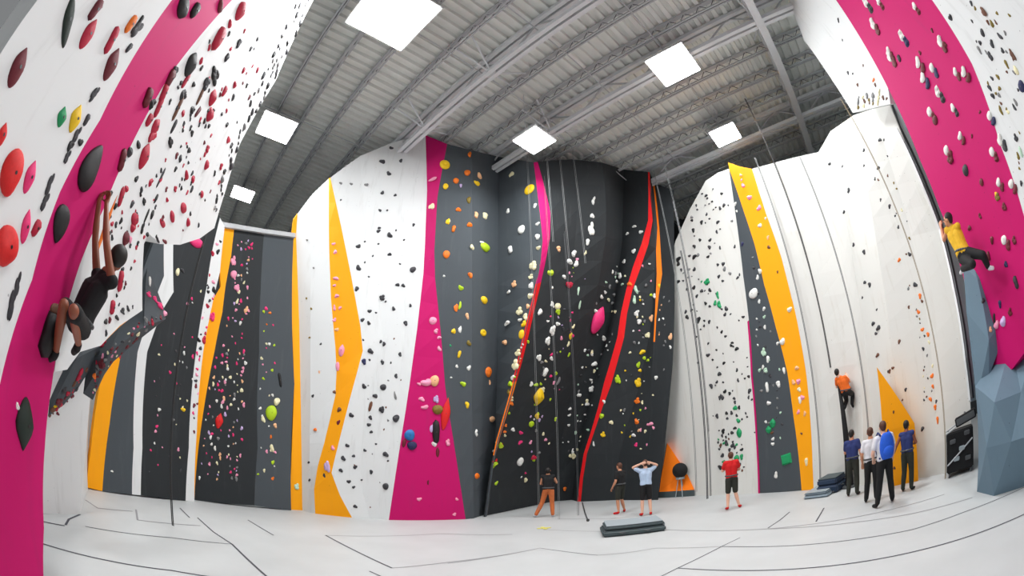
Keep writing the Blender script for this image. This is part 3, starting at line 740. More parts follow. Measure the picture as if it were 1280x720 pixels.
H("""455 452 7 7 navy jug; 463 508 6 13 brown pinch; 494 495 3 12 grey pinch; 417 305 5 4 rose; 419 315 4 7 rose; 420 348 7 5 rose; 418 357 4 4 rose; 421 370 5 6 rose; 418 385 4 7 rose; 425 385 4 5 rose; 427 438 8 16 rose leaf; 421 412 5 5 peach; 418 400 5 5 rose; 422 458 5 12 rose; 418 490 4 5 brown; 424 512 5 7 brown; 423 528 4 7 maroon; 416 560 5 6 rose; 410 583 10 16 lilac cluster; 406 595 6 8 charcoal; 383 373 3 3 olive; 389 386 3 4 olive; 387 422 3 3 olive; 401 430 3 4 charcoal; 399 465 3 4 peach; 394 537 4 5 orange; 386 578 3 4 charcoal; 387 600 3 4 charcoal; 391 495 3 5 charcoal; 426 229 4 grey; 439 230 4 grey; 458 231 5 grey; 384 300 3 grey; 392 335 3 grey""")
scatter([(432, 640), (430, 600), (455, 480), (460, 400), (520, 400), (500, 560), (482, 645)], 16, ['charcoal', 'grey', 'brown'], 1.8, 3, 1, 31)
# magenta prow
H("""541 224 11 5 rose; 541 258 10 9 cream cluster; 538 325 4 8 rose pinch; 541 401 10 11 rose dome; 545 414 6 rose; 549 422 5 rose; 549 436 5 7 rose; 533 478 14 10 rose jug; 543 476 12 14 peach dome; 524 480 5 4 rose; 527 499 8 6 rose; 531 509 9 6 rose leaf; 546 499 9 11 lilac cluster; 547 512 13 13 olive dome; 557 517 11 44 red leaf; 545 540 14 30 black pinch; 540 535 6 10 lilac; 543 555 6 8 white; 560 553 6 10 rose cluster; 547 565 5 14 maroon leaf; 512 544 14 14 blue dome; 515 557 12 12 navy dome; 505 554 7 10 maroon; 518 556 6 8 lilac; 524 624 6 5 rose; 571 624 4 4 rose; 568 643 5 4 rose; 535 603 3 6 maroon""")
# grey wall
H("""556 206 13 14 yellow disc; 587 193 5 8 orange; 584 216 8 9 orange jug; 599 220 6 8 peach; 596 229 7 8 yellow; 570 226 7 9 orange; 557 233 7 9 yellow; 576 232 4 5 lilac; 586 250 6 9 olive; 573 262 6 7 orange; 595 269 7 9 peach; 606 270 9 10 cream; 560 277 5 10 yellow; 567 286 7 10 orange; 587 281 6 8 orange; 606 309 11 13 lime dome; 603 304 6 6 white; 590 309 4 8 cream; 558 318 9 11 orange dome; 640 218 6 9 cream; 662 237 13 13 yellow disc; 635 264 5 6 white; 652 287 9 12 white dome; 638 312 8 10 white; 561 276 5 4 white;
588 344 6 8 orange; 576 360 6 8 lime; 605 375 9 10 yellow dome; 570 385 5 12 orange; 575 382 4 10 lime; 584 395 5 8 peach; 567 414 5 8 yellow; 575 412 4 10 white; 604 416 8 9 yellow disc; 586 429 6 7 olive; 574 443 6 10 yellow; 571 458 4 white; 586 460 5 7 white; 610 465 9 13 orange dome; 612 478 3 6 peach; 579 480 7 7 lime dome; 643 355 7 10 peach; 636 365 4 5 white; 650 389 9 12 cream cluster; 634 404 6 7 white; 631 428 6 7 peach; 652 418 7 12 yellow; 584 506 6 8 yellow; 615 524 8 8 peach dome; 595 541 4 8 white; 596 595 8 8 orange dome; 608 630 5 7 white; 620 604 4 6 lime; 626 557 5 9 lime; 619 580 5 7 lime; 555 345 3 4 white; 563 432 3 4 green; 564 472 3 3 white""")
H("""669 257 5 6 white; 672 280 5 5 white; 672 296 7 7 white; 673 310 5 6 cream; 668 332 12 14 cream cluster; 664 346 7 8 cream; 665 357 8 10 white cluster; 663 370 6 9 cream; 660 383 5 6 peach; 657 396 6 9 cream; 655 405 6 8 yellow; 648 441 8 10 cream cluster; 645 456 9 16 cream cluster; 641 472 5 7 white; 638 480 6 8 lime; 636 490 4 8 olive; 650 400 5 5 white""")
scatter([(612, 580), (640, 480), (655, 420), (662, 420), (640, 510), (620, 590)], 26, ['cream', 'lime', 'orange', 'white', 'red'], 2, 4, 1, 41)
# charcoal wall
H("""698 311 6 7 peach; 688 341 7 9 lime; 711 356 7 10 crimson; 741 251 8 14 white; 740 270 5 8 white; 739 286 9 20 white cluster; 734 303 7 10 white; 731 316 5 8 cream; 717 317 7 8 white; 712 327 6 8 white; 720 330 6 8 white; 705 346 4 6 white; 722 365 5 14 mint pinch; 724 380 5 14 mint pinch; 690 380 5 6 white; 697 383 7 9 cream; 698 390 7 8 lime; 675 390 5 9 white; 691 413 8 15 white cluster; 685 426 7 12 white cluster; 697 405 5 6 white; 674 447 8 9 white cluster; 681 465 8 12 white; 689 448 5 5 white; 673 496 12 24 yellow leaf 180; 678 487 7 8 cream cluster; 670 481 5 5 lime; 664 480 5 6 white; 716 408 4 8 cream; 713 420 4 8 yellow; 710 430 4 7 cream; 711 443 3 6 lime; 698 476 4 10 grey; 747 400 15 38 pink leaf 10; 755 423 6 6 white; 740 443 4 4 white; 743 455 6 7 white; 739 486 7 9 white; 734 505 5 6 white; 724 494 5 5 white;
664 530 7 8 lime dome; 671 520 5 8 yellow; 651 541 5 5 pink; 650 553 5 6 pink; 667 572 6 8 crimson; 650 577 8 11 white dome; 663 553 4 5 rose; 657 600 5 6 cream; 706 611 5 5 orange; 717 570 6 8 cream; 641 537 5 5 white; 795 362 5 10 mint; 793 375 5 10 mint; 796 392 7 8 white cluster; 799 402 7 6 white; 773 474 9 13 lime cluster; 803 440 8 6 yellow cluster; 806 448 5 6 lime; 798 456 5 8 lime; 800 463 4 5 yellow; 798 478 10 13 yellow cluster; 797 501 8 9 orange cluster; 803 503 4 5 cream; 820 472 4 6 white; 815 398 8 10 peach cluster; 811 419 10 8 cream cluster; 838 421 5 9 peach; 838 434 3 5 white; 755 502 4 5 white; 752 520 5 8 lime; 764 528 5 6 cream; 754 543 7 8 yellow cluster; 796 527 6 8 orange dome; 799 538 4 5 peach; 792 544 5 5 white; 795 556 5 5 pink; 801 561 3 3 cream; 813 530 7 5 rose; 742 555 3 6 white; 793 283 5 4 white; 801 290 5 5 white; 792 314 5 7 white; 780 327 5 5 white; 775 345 5 7 white; 771 352 4 5 white; 787 355 6 6 orange; 784 292 4 4 white; 824 357 4 5 yellow; 818 370 4 6 white""")
scatter([(648, 600), (660, 530), (680, 440), (690, 350), (725, 320), (735, 360), (712, 440), (690, 560)], 70, ['white', 'cream', 'grey', 'rose', 'lilac', 'pink', 'charcoal', 'lime'], 1.8, 3.8, 1.1, 51)
scatter([(700, 560), (722, 470), (745, 380), (762, 330), (785, 330), (765, 420), (740, 530), (715, 580)], 70, ['white', 'white', 'grey', 'cream', 'mint', 'charcoal'], 1.8, 4, 1.1, 52)
scatter([(760, 560), (790, 400), (805, 310), (818, 320), (815, 400), (818, 560)], 50, ['white', 'cream', 'grey', 'lime', 'yellow', 'charcoal', 'rose'], 1.8, 3.6, 1.1, 53)
scatter([(820, 400), (828, 360), (838, 360), (838, 460), (828, 480)], 12, ['white', 'grey', 'peach'], 1.8, 3, 1.1, 54)
# right white wall
scatter([(848, 300), (880, 235), (908, 225), (928, 360), (850, 360)], 52, ['black', 'charcoal', 'charcoal', 'grey'], 2, 4.6, 1.1, 61)
scatter([(850, 360), (926, 360), (938, 460), (870, 460)], 40, ['black', 'charcoal', 'charcoal'], 2, 4.4, 1.1, 62)
scatter([(875, 470), (938, 460), (945, 560), (895, 560)], 40, ['black', 'charcoal', 'charcoal'], 2, 4.6, 1.1, 63)
scatter([(897, 545), (925, 540), (932, 590), (897, 590)], 26, ['black', 'charcoal', 'green', 'brown'], 2.5, 5, 1.1, 64)
H("""848 324 6 7 black; 848 330 5 5 black; 868 321 6 6 black cluster; 885 321 4 black; 884 352 9 8 green cluster; 877 352 3 3 green; 894 379 5 6 green; 899 381 6 9 green cluster; 897 369 4 9 green; 919 510 5 7 green; 923 526 5 6 green; 924 541 7 13 green leaf; 921 572 6 8 green; 927 571 5 7 green; 875 300 4 4 black; 902 242 4 4 black; 877 278 5 5 black; 873 400 6 8 black; 914 432 4 4 black; 921 436 5 5 black; 885 444 5 5 charcoal; 848 352 4 5 black; 904 330 4 6 charcoal; 928 305 4 5 navy; 903 497 5 6 charcoal jug; 908 554 5 7 charcoal; 915 541 4 5 black; 904 539 5 6 black""")
H("""942 367 13 12 white dome; 950 339 4 8 white; 947 347 4 6 white; 955 386 4 5 white; 949 377 4 5 white; 956 409 4 5 white; 946 412 3 3 white; 959 484 6 13 white pinch; 973 480 6 8 white; 961 504 5 6 white; 972 498 3 4 grey; 955 440 7 12 mint cluster; 960 449 5 8 white; 966 529 8 12 green leaf; 961 537 8 10 green leaf; 983 574 13 13 green box; 966 555 4 5 white; 970 594 5 8 white leaf; 980 463 4 8 white; 957 463 6 6 mint; 941 322 3 3 grey; 965 541 4 4 brown; 919 255 4 5 white; 921 264 3 4 white""")
scatter([(935, 330), (945, 330), (975, 440), (984, 560), (958, 560), (945, 440)], 30, ['white', 'grey', 'charcoal', 'mint'], 2, 4, 1.1, 65)
H("""926 219 4 4 peach; 927 225 3 4 rose; 929 232 5 6 rose; 937 247 6 7 rose dome; 949 260 6 7 rose; 950 282 5 6 white; 957 273 3 4 white; 960 297 4 5 peach; 987 387 6 7 white; 978 427 7 9 white jug; 996 460 5 6 peach; 992 478 5 6 peach; 998 477 5 8 rose; 999 487 5 6 cream; 1000 500 5 8 white; 1003 497 5 7 rose; 998 515 4 6 rose; 1006 517 4 6 peach; 1008 577 5 9 cream; 1002 542 3 4 brown; 961 309 4 5 brown; 972 340 3 4 brown""")
# right hand plain / dotted wall
for s in """1037 205 4;1053 208 3;1061 238 5;1055 265 4;1100 175 5;1080 188 4;1098 210 5;1094 224 4;1101 250 4;1112 258 5;1067 306 4;1080 315 5;1081 353 4;1087 356 5;1091 405 4;1098 410 6;1095 417 4;1092 404 4;1111 464 4;1144 356 6;1154 436 4;1132 487 4;1153 536 5;1155 500 3;1078 372 3;1096 387 3;1080 207 3;1137 318 5;1123 284 4;1105 175 3""".split(';'):
    x, y, w = map(float, s.split()); HOLDS.append((x, y, w, w*1.1, 'charcoal', 'jug', None))
H("""1124 325 5 5 orange; 1150 370 5 6 orange; 1148 390 5 5 orange; 1136 384 4 4 brown; 1153 412 5 5 orange; 1160 418 5 5 orange; 1097 444 5 5 brown; 1165 470 5 6 orange; 1166 483 4 5 orange; 1163 499 4 6 orange; 1169 509 5 6 orange; 1172 525 4 8 orange; 1124 427 4 6 brown; 1110 547 4 5 brown; 1112 464 4 5 brown; 1098 225 4 4 brown; 1116 460 4 brown""")
scatter([(1095, 160), (1105, 160), (1140, 300), (1165, 440), (1175, 540), (1160, 540), (1140, 400), (1115, 260)], 34, ['brown', 'olive', 'grey', 'cream', 'charcoal'], 1.8, 3.2, 1.2, 66)
# near right wall
for s in """1091 30;1143 8;1127 45;1110 64;1154 97;1165 85;1175 52;1172 115;1194 90;1205 90;1162 140;1191 135;1237 145;1200 170;1183 188;1240 190;1250 175;1248 228;1264 230;1082 3;1098 2;1255 300;1148 78;1112 70""".split(';'):
    x, y = map(float, s.split()); w = 8+(x*7 % 3)
    HOLDS.append((x, y, w, w*1.1, 'white', ['jug', 'dome', 'chip'][int(x) % 3], None)); HOLDS.append((x+w*.6, y+w*.75, w*1.0, w*1.0, ['maroon', 'navy', 'maroon', 'charcoal'][int(y) % 4], 'chip', None))
H("""1124 73 8 8 charcoal; 1169 150 10 10 maroon; 1188 198 10 14 maroon cluster; 1207 213 10 12 charcoal dome; 1227 228 7 8 maroon; 1247 246 9 9 olive cluster; 1256 258 9 10 maroon; 1270 353 9 14 charcoal pinch; 1254 402 8 12 lilac; 1263 390 7 10 maroon; 1245 243 5 5 yellow; 1268 300 7 10 maroon; 1240 300 6 8 maroon; 1225 270 5 6 maroon; 1212 285 5 7 maroon; 1236 320 6 10 maroon; 1258 330 7 8 navy; 1165 38 5 5 maroon; 1182 57 5 6 maroon; 1150 66 5 maroon; 1225 140 4 4 maroon; 1215 170 4 maroon;1250 380 5 8 navy; 1246 406 7 10 rose""")
H("""1188 22 6 9 charcoal; 1214 4 6 5 charcoal; 1230 15 7 14 brown; 1228 41 7 9 charcoal; 1240 30 5 10 olive; 1240 55 7 8 charcoal; 1238 70 7 12 charcoal; 1266 68 8 16 brown; 1258 80 5 10 olive; 1270 88 6 12 cream; 1277 108 12 12 navy dome; 1241 120 5 8 charcoal; 1270 172 7 10 charcoal; 1251 138 5 10 olive; 1276 190 6 12 mint; 1260 140 4 6 cream; 1240 98 4 6 charcoal""")
scatter([(1200, 5), (1270, 5), (1278, 240), (1255, 160), (1225, 80)], 34, ['charcoal', 'brown', 'olive', 'grey'], 2.5, 5, 1.5, 71)
H("""1048 25 4 4 charcoal; 1053 50 3 charcoal; 1060 91 4 charcoal; 1066 92 3 charcoal; 1072 106 4 brown; 1092 100 5 4 orange; 1094 106 4 brown; 1079 82 3 brown""")
scatter([(1070, 122), (1100, 115), (1110, 124), (1070, 136)], 20, ['brown', 'cream', 'grey', 'olive'], 3.5, 6, .8, 72)
# on the small orange wedge and pillar
H("""1117 515 3 4 brown; 1111 547 4 6 brown; 1118 585 3 5 brown; 1128 500 3 brown; 1243 400 5 14 black pinch 20; 1229 376 6 6 charcoal; 1238 412 5 6 peach""")

REGION_TXT = dict(white='the tall white wall', magenta='the magenta prow stripe', grey='the grey wall right of the prow', dark='the charcoal overhanging wall',
                  farleft='the far left striped wall', lowwhite='the low white block', nearleft='the near left wall', wedge='a grey wedge volume at left',
                  rightwhite='the slanted-top white wall', rightgrey='the right grey stripe', rightamber='the right amber stripe', rightplain='the plain right white wall',
                  rightdots='the dotted right white wall', orangewedge='the orange base wedge', nearright='the near right magenta wall', nearrightwhite='the near right white edge',
                  nearrighttop='the white header at upper right', pillar='the blue-grey pillar')
COLTXT = dict(bottle='dark green', rose='pale pink', charcoal='dark grey', cream='cream', mint='pale mint')
KT = dict(jug='scooped jug', dome='rounded', leaf='teardrop', cone='tapered cone-like', chip='angular', pinch='narrow pinch', cluster='knobbly', disc='round disc', box='square block')
placed = []
for (x, y, w, h, c, kind, rot) in HOLDS:
    d = ray(x, y)
    loc, nrm, idx, dist = BVH.ray_cast(EYE, d)
    if loc is None or loc.z < .15 or loc.z > 14: continue
    if nrm.dot(d) > 0: nrm = -nrm
    if kind is None: kind = ['chip', 'jug', 'dome', 'pinch', 'cluster'][int(x*3+y*7) % 5]
    hd = Vector((d.x, d.y, 0)).normalized(); nh = Vector((nrm.x, nrm.y, 0)).normalized()
    ci = max(.62, abs(hd.dot(nh)))
    S = dist/F*.98
    sx = w*S/ci; sy = h*S
    rv = random.Random(int(x*100+y)).uniform(-12, 12) if rot is None else rot
    placed.append(dict(loc=loc, n=nrm, sx=sx, sy=sy, sz=min(sx, sy)*.62, c=c, k=kind, reg=TRI_ID[idx], px=w*h, rot=rv, x=x, y=y))
placed.sort(key=lambda p: -p['px'])
big, rest = placed[:298], placed[298:]
def hold_matrix(p):
    n = p['n']; upv = Vector((0, 0, 1)); xx = upv.cross(n)
    if xx.length < 1e-3: xx = Vector((1, 0, 0))
    xx.normalize(); yy = n.cross(xx)
    R = Matrix((xx, yy, n)).transposed()
    R = R @ Matrix.Rotation(math.radians(-p['rot']), 3, 'Z')
    return R, p['loc']
classes = {}
zmax = {}
for p in big:
    classes.setdefault((p['reg'], p['c'], p['k']), []).append(p)
ORD = ['second', 'third', 'fourth', 'fifth', 'sixth', 'seventh']
for (reg, c, k), L_ in classes.items():
    L_.sort(key=lambda p: p['y'])
    base = '%s %s hold on %s' % (COLTXT.get(c, c), KT[k], REGION_TXT[reg])
    n = len(L_)
    for i, p in enumerate(L_):
        if n == 1: p['label'] = 'only '+base if False else base
        elif i == 0: p['label'] = base+', topmost of its kind'
        elif i == n-1: p['label'] = base+', lowest of its kind'
        elif i <= n//2 and i-1 < len(ORD): p['label'] = base+', %s from top' % ORD[i-1]
        elif n-1-i-1 < len(ORD): p['label'] = base+', %s from bottom' % ORD[n-1-i-1]
        else: p['label'] = base+', midway up'
for i, p in enumerate(big):
    me = PROTO[p['k']][i % len(PROTO[p['k']])]
    o = bpy.data.objects.new('climbing_hold', me); COL.objects.link(o)
    R, loc = hold_matrix(p)
    o.matrix_world = Matrix.LocRotScale(loc, R.to_quaternion(), Vector((p['sx'], p['sy'], p['sz'])))
    o.material_slots[0].link = 'OBJECT'; o.material_slots[0].material = hmat(p['c'])
    tag(o, p['label'], 'climbing hold', 'climbing holds on '+REGION_TXT[p['reg']])
    if p['px'] > 90 and p['k'] in ('jug', 'dome', 'leaf', 'pinch'):
        b_ = bpy.data.objects.new('bolt', BOLT_ME); COL.objects.link(b_); b_.parent = o
        b_.location = (0, -.08 if p['k'] == 'jug' else 0, .46); b_.scale = (min(1, .05/p['sx']*3), min(1, .05/p['sy']*3), 1)
cols = sorted({p['c'] for p in rest}); bm = bmesh.new()
for i, p in enumerate(rest):
    R, loc = hold_matrix(p)
    mw = Matrix.LocRotScale(loc, R.to_quaternion(), Vector((p['sx'], p['sy'], p['sz'])))
    nv = len(bm.verts); nf = len(bm.faces)
    bmt = bmesh.new()
    bmesh.ops.create_icosphere(bmt, subdivisions=2 if p['px'] > 12 else 1, radius=.5)
    rr = random.Random(i); a1, a2 = rr.uniform(0, 6), rr.uniform(0, 6)
    for v in bmt.verts:
        a = math.atan2(v.co.y, v.co.x); v.co *= 1+.2*math.sin(2*a+a1)+.15*math.sin(3*a+a2)
        if v.co.z < 0: v.co.z *= .1
        v.co = mw @ v.co
    mi = cols.index(p['c'])
    m_ = {}
    for v in bmt.verts: m_[v] = bm.verts.new(v.co)
    for f in bmt.faces:
        nf_ = bm.faces.new([m_[v] for v in f.verts]); nf_.material_index = mi
    bmt.free()
o = link_mesh('climbing_hold_mass', bm, [hmat(c) for c in cols])
tag(o, 'countless small bolt-on climbing holds scattered over all the climbing walls', 'climbing holds', None, 'stuff')

# ------------------------------------------------------------------ people
SKIN = mat('skin_tan', (.80, .56, .43), .55, .05); SKIN2 = mat('skin_brown', (.55, .30, .20), .5, .05); SKIN3 = mat('skin_pale', (.90, .70, .60), .55, .05)
HAIRD = mat('hair_dark', (.09, .07, .06), .6); HAIRB = mat('hair_brown', (.33, .19, .12), .6)
def cloth(c, name): return mat('cloth_'+name, c, .85, .12, 14, bump=.3)
BLK = cloth((.07, .07, .08), 'black'); DGR = cloth((.17, .18, .15), 'dark_olive'); CRED = cloth((.82, .06, .08), 'red'); CWH = cloth((.88, .88, .9), 'white'); CBL = cloth((.12, .36, .82), 'blue')
CNV = cloth((.15, .2, .42), 'navy'); CTAN = cloth((.78, .42, .22), 'tan'); CORG = cloth((.92, .42, .1), 'orange'); CYEL = cloth((.92, .72, .15), 'yellow'); CLB = cloth((.72, .80, .90), 'light_blue')
EYEM = mat('eye_dark', (.05, .04, .04), .3)
def remesh(o, vox, sm=3):
    md = o.modifiers.new('remesh', 'REMESH'); md.mode = 'VOXEL'; md.voxel_size = vox; md.use_smooth_shade = True
    s = o.modifiers.new('smooth', 'SMOOTH'); s.iterations = sm; s.factor = .5
def frame(f, u):
    f = Vector(f).normalized(); u = Vector(u); u = (u-f*u.dot(f)).normalized(); r = f.cross(u)
    return Matrix((r, f, u)).transposed()
def hand(bm, wr, dr, thumb, curl=.5, s=1., r=.0095):
    """palm, four unequal bent fingers and a thumb leaving the side of the palm"""
    dr = Vector(dr).normalized(); th = Vector(thumb); th = (th-dr*th.dot(dr)).normalized(); pn = dr.cross(th).normalized()
    wr = Vector(wr)
    for k in (-1, 0, 1): capsule(bm, wr+th*k*.018*s, wr+dr*.085*s+th*k*.026*s, .017*s, .014*s, 1)
    for k, (off, ln) in enumerate(((.036, .068), (.012, .078), (-.012, .072), (-.034, .056))):
        a = wr+dr*.088*s+th*off*s; ln *= s
        b_ = a+(dr*math.cos(curl*.6)+pn*math.sin(curl*.6)).normalized()*ln*.52
        c_ = b_+(dr*math.cos(curl*1.7)+pn*math.sin(curl*1.7)).normalized()*ln*.52
        capsule(bm, a, b_, r*s, r*s*.95, 1); capsule(bm, b_, c_, r*s*.95, r*s*.8, 1)
    a = wr+dr*.03*s+th*.03*s; b_ = a+(dr*.6+th*.8+pn*.2).normalized()*.038*s; c_ = b_+(dr*.9+th*.3+pn*.3).normalized()*.03*s
    capsule(bm, a, b_, r*1.2*s, r*1.1*s, 1); capsule(bm, b_, c_, r*1.05*s, r*.85*s, 1)
def person(J, face, head_up, label, group, cl, s=1., vox=.012, skin=SKIN, hair=HAIRD, curl=.5, harness=True, chair=None, root=None):
    """J: world joints. cl: dict shirt, trousers, shoes, short_legs, short_sleeves"""
    J = {k: Vector(v) for k, v in J.items()}
    root = root or J['pelvis']
    R = empty('person', root, label, 'person', group)
    Fh = frame(face, head_up)
    bm = bmesh.new()
    hc = J['head']
    bm_ball(bm, hc+Fh@Vector((0, -.005, .02))*s, (.076*s, .094*s, .10*s), 3, Fh)
    bm_ball(bm, hc+Fh@Vector((0, .028, -.05))*s, (.054*s, .062*s, .062*s), 2, Fh)       # jaw
    bm_ball(bm, hc+Fh@Vector((0, .098, -.012))*s, (.014*s, .022*s, .024*s), 2, Fh)      # nose
    bm_ball(bm, hc+Fh@Vector((0, .084, -.058))*s, (.024*s, .012*s, .010*s), 2, Fh)      # mouth
    for k in (-1, 1): bm_ball(bm, hc+Fh@Vector((k*.08, 0, -.005))*s, (.012*s, .022*s, .03*s), 2, Fh)   # ears
    capsule(bm, J['neck'], hc+Fh@Vector((0, -.015, -.05))*s, .058*s, .052*s)
    ch = J['chest']; pe = J['pelvis']; wa = ch.lerp(pe, .6)
    side_ = (J['shoulderR']-J['shoulderL']).normalized()
    for k in (-1, 1):
        capsule(bm, ch+side_*k*.075*s, wa+side_*k*.05*s, .105*s, .095*s)
        capsule(bm, wa+side_*k*.05*s, pe+side_*k*.06*s, .095*s, .105*s)
    capsule(bm, J['neck'], ch, .07*s, .1*s)
    for X in 'LR':
        sh, el, wr = J['shoulder'+X], J['elbow'+X], J['wrist'+X]
        capsule(bm, J['neck'].lerp(ch, .4), sh, .07*s, .06*s)
        capsule(bm, sh, el, .053*s, .042*s); capsule(bm, el, el.lerp(wr, .3), .042*s, .044*s); capsule(bm, el.lerp(wr, .3), wr, .044*s, .028*s)
        hd = J.get('handdir'+X, wr-el); th = J.get('thumb'+X, side_*(1 if X == 'L' else -1)+Vector((0, 0, .3)))
        hand(bm, wr, hd, th, curl, s, .0095 if vox < .01 else .011)
        hp, kn, an, to = J['hip'+X], J['knee'+X], J['ankle'+X], J['toe'+X]
        capsule(bm, hp, kn, .086*s, .056*s); capsule(bm, kn, kn.lerp(an, .35), .056*s, .057*s); capsule(bm, kn.lerp(an, .35), an, .057*s, .037*s)
        capsule(bm, an, an.lerp(to, .25)+Vector((0, 0, -.02*s)), .038*s, .036*s); capsule(bm, an.lerp(to, .2)+Vector((0, 0, -.02*s)), to, .036*s, .028*s)
    body = link_mesh('body', bm, skin, None, True); remesh(body, vox); inv_parent(body, R)
    def part(name, bm, m, v=None, sm=3):
        o = link_mesh(name, bm, m, None, True); remesh(o, v or vox*1.1, sm); inv_parent(o, R); return o
    g = .016*s
    # shirt
    bm = bmesh.new()
    for k in (-1, 1):
        capsule(bm, ch+side_*k*.075*s, wa+side_*k*.055*s, .107*s+g, .10*s+g)
        capsule(bm, wa+side_*k*.055*s, pe.lerp(wa, .25)+side_*k*.06*s, .10*s+g, .108*s+g)
    capsule(bm, J['neck'].lerp(ch, .3), ch, .075*s+g, .1*s+g)
    for X in 'LR':
        sh, el, wr = J['shoulder'+X], J['elbow'+X], J['wrist'+X]
        capsule(bm, J['neck'].lerp(ch, .5), sh, .07*s+g, .058*s+g)
        if not cl.get('vest'): capsule(bm, sh, sh.lerp(el, .6), .058*s+g, .052*s+g)
        if cl.get('long_sleeves'): capsule(bm, sh.lerp(el, .5), el, .052*s+g, .045*s+g); capsule(bm, el, el.lerp(wr, .92), .045*s+g, .032*s+g)
    part('shirt', bm, cl['shirt'])
    bm = bmesh.new()
    for X in 'LR':
        hp, kn, an = J['hip'+X], J['knee'+X], J['ankle'+X]
        capsule(bm, pe+side_*(.05*s if X == 'R' else -.05*s), hp, .107*s+g, .09*s+g)
        if cl.get('shorts'): capsule(bm, hp, hp.lerp(kn, .85), .09*s+g, .07*s+g)
        else:
            capsule(bm, hp, kn, .09*s+g, .06*s+g); capsule(bm, kn, kn.lerp(an, .35), .06*s+g, .06*s+g); capsule(bm, kn.lerp(an, .35), kn.lerp(an, .95), .06*s+g, .045*s+g)
    part('shorts' if cl.get('shorts') else 'trousers', bm, cl['trousers'])
    for X in 'LR':
        bm = bmesh.new(); an, to = J['ankle'+X], J['toe'+X]
        capsule(bm, an+Vector((0, 0, -.005)), an.lerp(to, .25)+Vector((0, 0, -.02*s)), .044*s, .046*s); capsule(bm, an.lerp(to, .2)+Vector((0, 0, -.02*s)), to, .045*s, .036*s)
        part('shoe', bm, cl['shoes'])
    # hair
    bm = bmesh.new()
    bm_ball(bm, hc+Fh@Vector((0, -.02, .038))*s, (.085*s, .098*s, .098*s), 3, Fh)
    bm_ball(bm, hc+Fh@Vector((0, -.055, -.01))*s, (.07*s, .055*s, .07*s), 2, Fh)
    if cl.get('afro'): bm_ball(bm, hc+Fh@Vector((0, -.03, .03))*s, (.105*s, .115*s, .115*s), 3, Fh)
    if cl.get('bun'): bm_ball(bm, hc+Fh@Vector((0, -.13, .05))*s, .045*s, 2)
    part('hair', bm, hair)
    for k in (-1, 1):
        bm = bmesh.new(); bm_ball(bm, hc+Fh@Vector((k*.03, .087, .008))*s, .011*s, 2)
        o = link_mesh('eye', bm, EYEM, None, True); o.parent = body
    if harness:
        bm = bmesh.new(); 
        for k in range(20):
            a = 2*PI*k/20; a2 = 2*PI*(k+1)/20
            fv = side_.cross((ch-pe).normalized())
            c0 = pe.lerp(ch, .18)
            bm_tube(bm, c0+(side_*math.cos(a)*.185+fv*math.sin(a)*.145)*s, c0+(side_*math.cos(a2)*.185+fv*math.sin(a2)*.145)*s, .02*s, seg=6)
        o = link_mesh('harness', bm, cl.get('harness', DSTEEL), None, True); inv_parent(o, R)
    return R
def stand(px, py, face_az, s=1., **ov):
    """standing pose; ov overrides local joints (x right, y forward, z up), metres before scale"""
    J = dict(pelvis=(0, 0, .96), chest=(0, .01, 1.30), neck=(0, 0, 1.46), head=(0, .03, 1.60), shoulderL=(-.17, 0, 1.40), shoulderR=(.17, 0, 1.40),
             elbowL=(-.24, -.02, 1.13), elbowR=(.24, -.02, 1.13), wristL=(-.24, .12, .93), wristR=(.24, .12, .93), hipL=(-.09, 0, .90), hipR=(.09, 0, .90),
             kneeL=(-.11, .03, .50), kneeR=(.11, .03, .50), ankleL=(-.13, -.02, .09), ankleR=(.13, -.02, .09), toeL=(-.16, .14, .04), toeR=(.16, .14, .04))
    J.update(ov)
    b0 = VZ(px, py, 0)
    Rz = Matrix.Rotation(-math.radians(face_az), 3, 'Z')
    vec = ('handdirL', 'handdirR', 'thumbL', 'thumbR')
    W_ = {k: (Rz@Vector(v) if k in vec else b0+Rz@(Vector(v)*s)) for k, v in J.items()}
    return W_, Rz@Vector((0, 1, 0)), b0
GP = None
# belayer below the charcoal wall
J, f, b0 = stand(686, 646.5, 10, 1.0, ankleL=(-.42, .0, .09), kneeL=(-.22, .06, .49), toeL=(-.50, .14, .04), elbowR=(.26, .12, 1.18), wristR=(.16, .32, 1.28), elbowL=(-.25, .1, 1.15), wristL=(-.12, .32, 1.12), head=(0, .0, 1.60))
person(J, f*.7+Vector((0, 0, .7)), Vector((0, 0, 1))-f*.7, 'person in black top and tan trousers belaying under the charcoal wall', None, dict(shirt=BLK, trousers=CTAN, shoes=CWH, vest=1), 1.0, skin=SKIN, root=b0)
J, f, b0 = stand(776, 642.5, -35, 1.0, ankleR=(.30, .1, .09), toeR=(.42, .24, .04), kneeR=(.18, .12, .49), elbowR=(.26, .1, 1.16), wristR=(.14, .16, .96))
person(J, f, (0, 0, 1), 'person in black tee and dark shorts standing left of the blue-shirted one', None, dict(shirt=BLK, trousers=DGR, shoes=CRED, shorts=1), 1.0, skin=SKIN, hair=HAIRB, root=b0)
J, f, b0 = stand(808, 644.5, 5, 1.03, elbowL=(-.36, .05, 1.52), elbowR=(.36, .05, 1.52), wristL=(-.15, -.09, 1.62), wristR=(.15, -.09, 1.62), handdirL=(1, -.3, .2), handdirR=(-1, -.3, .2), thumbL=(0, 0, -1), thumbR=(0, 0, -1), head=(0, .03, 1.6))
person(J, f, (0, 0, 1), 'person in pale blue shirt and black shorts with hands behind the head', None, dict(shirt=CLB, trousers=BLK, shoes=CRED, shorts=1), 1.03, skin=SKIN3, hair=HAIRB, root=b0, harness=False)
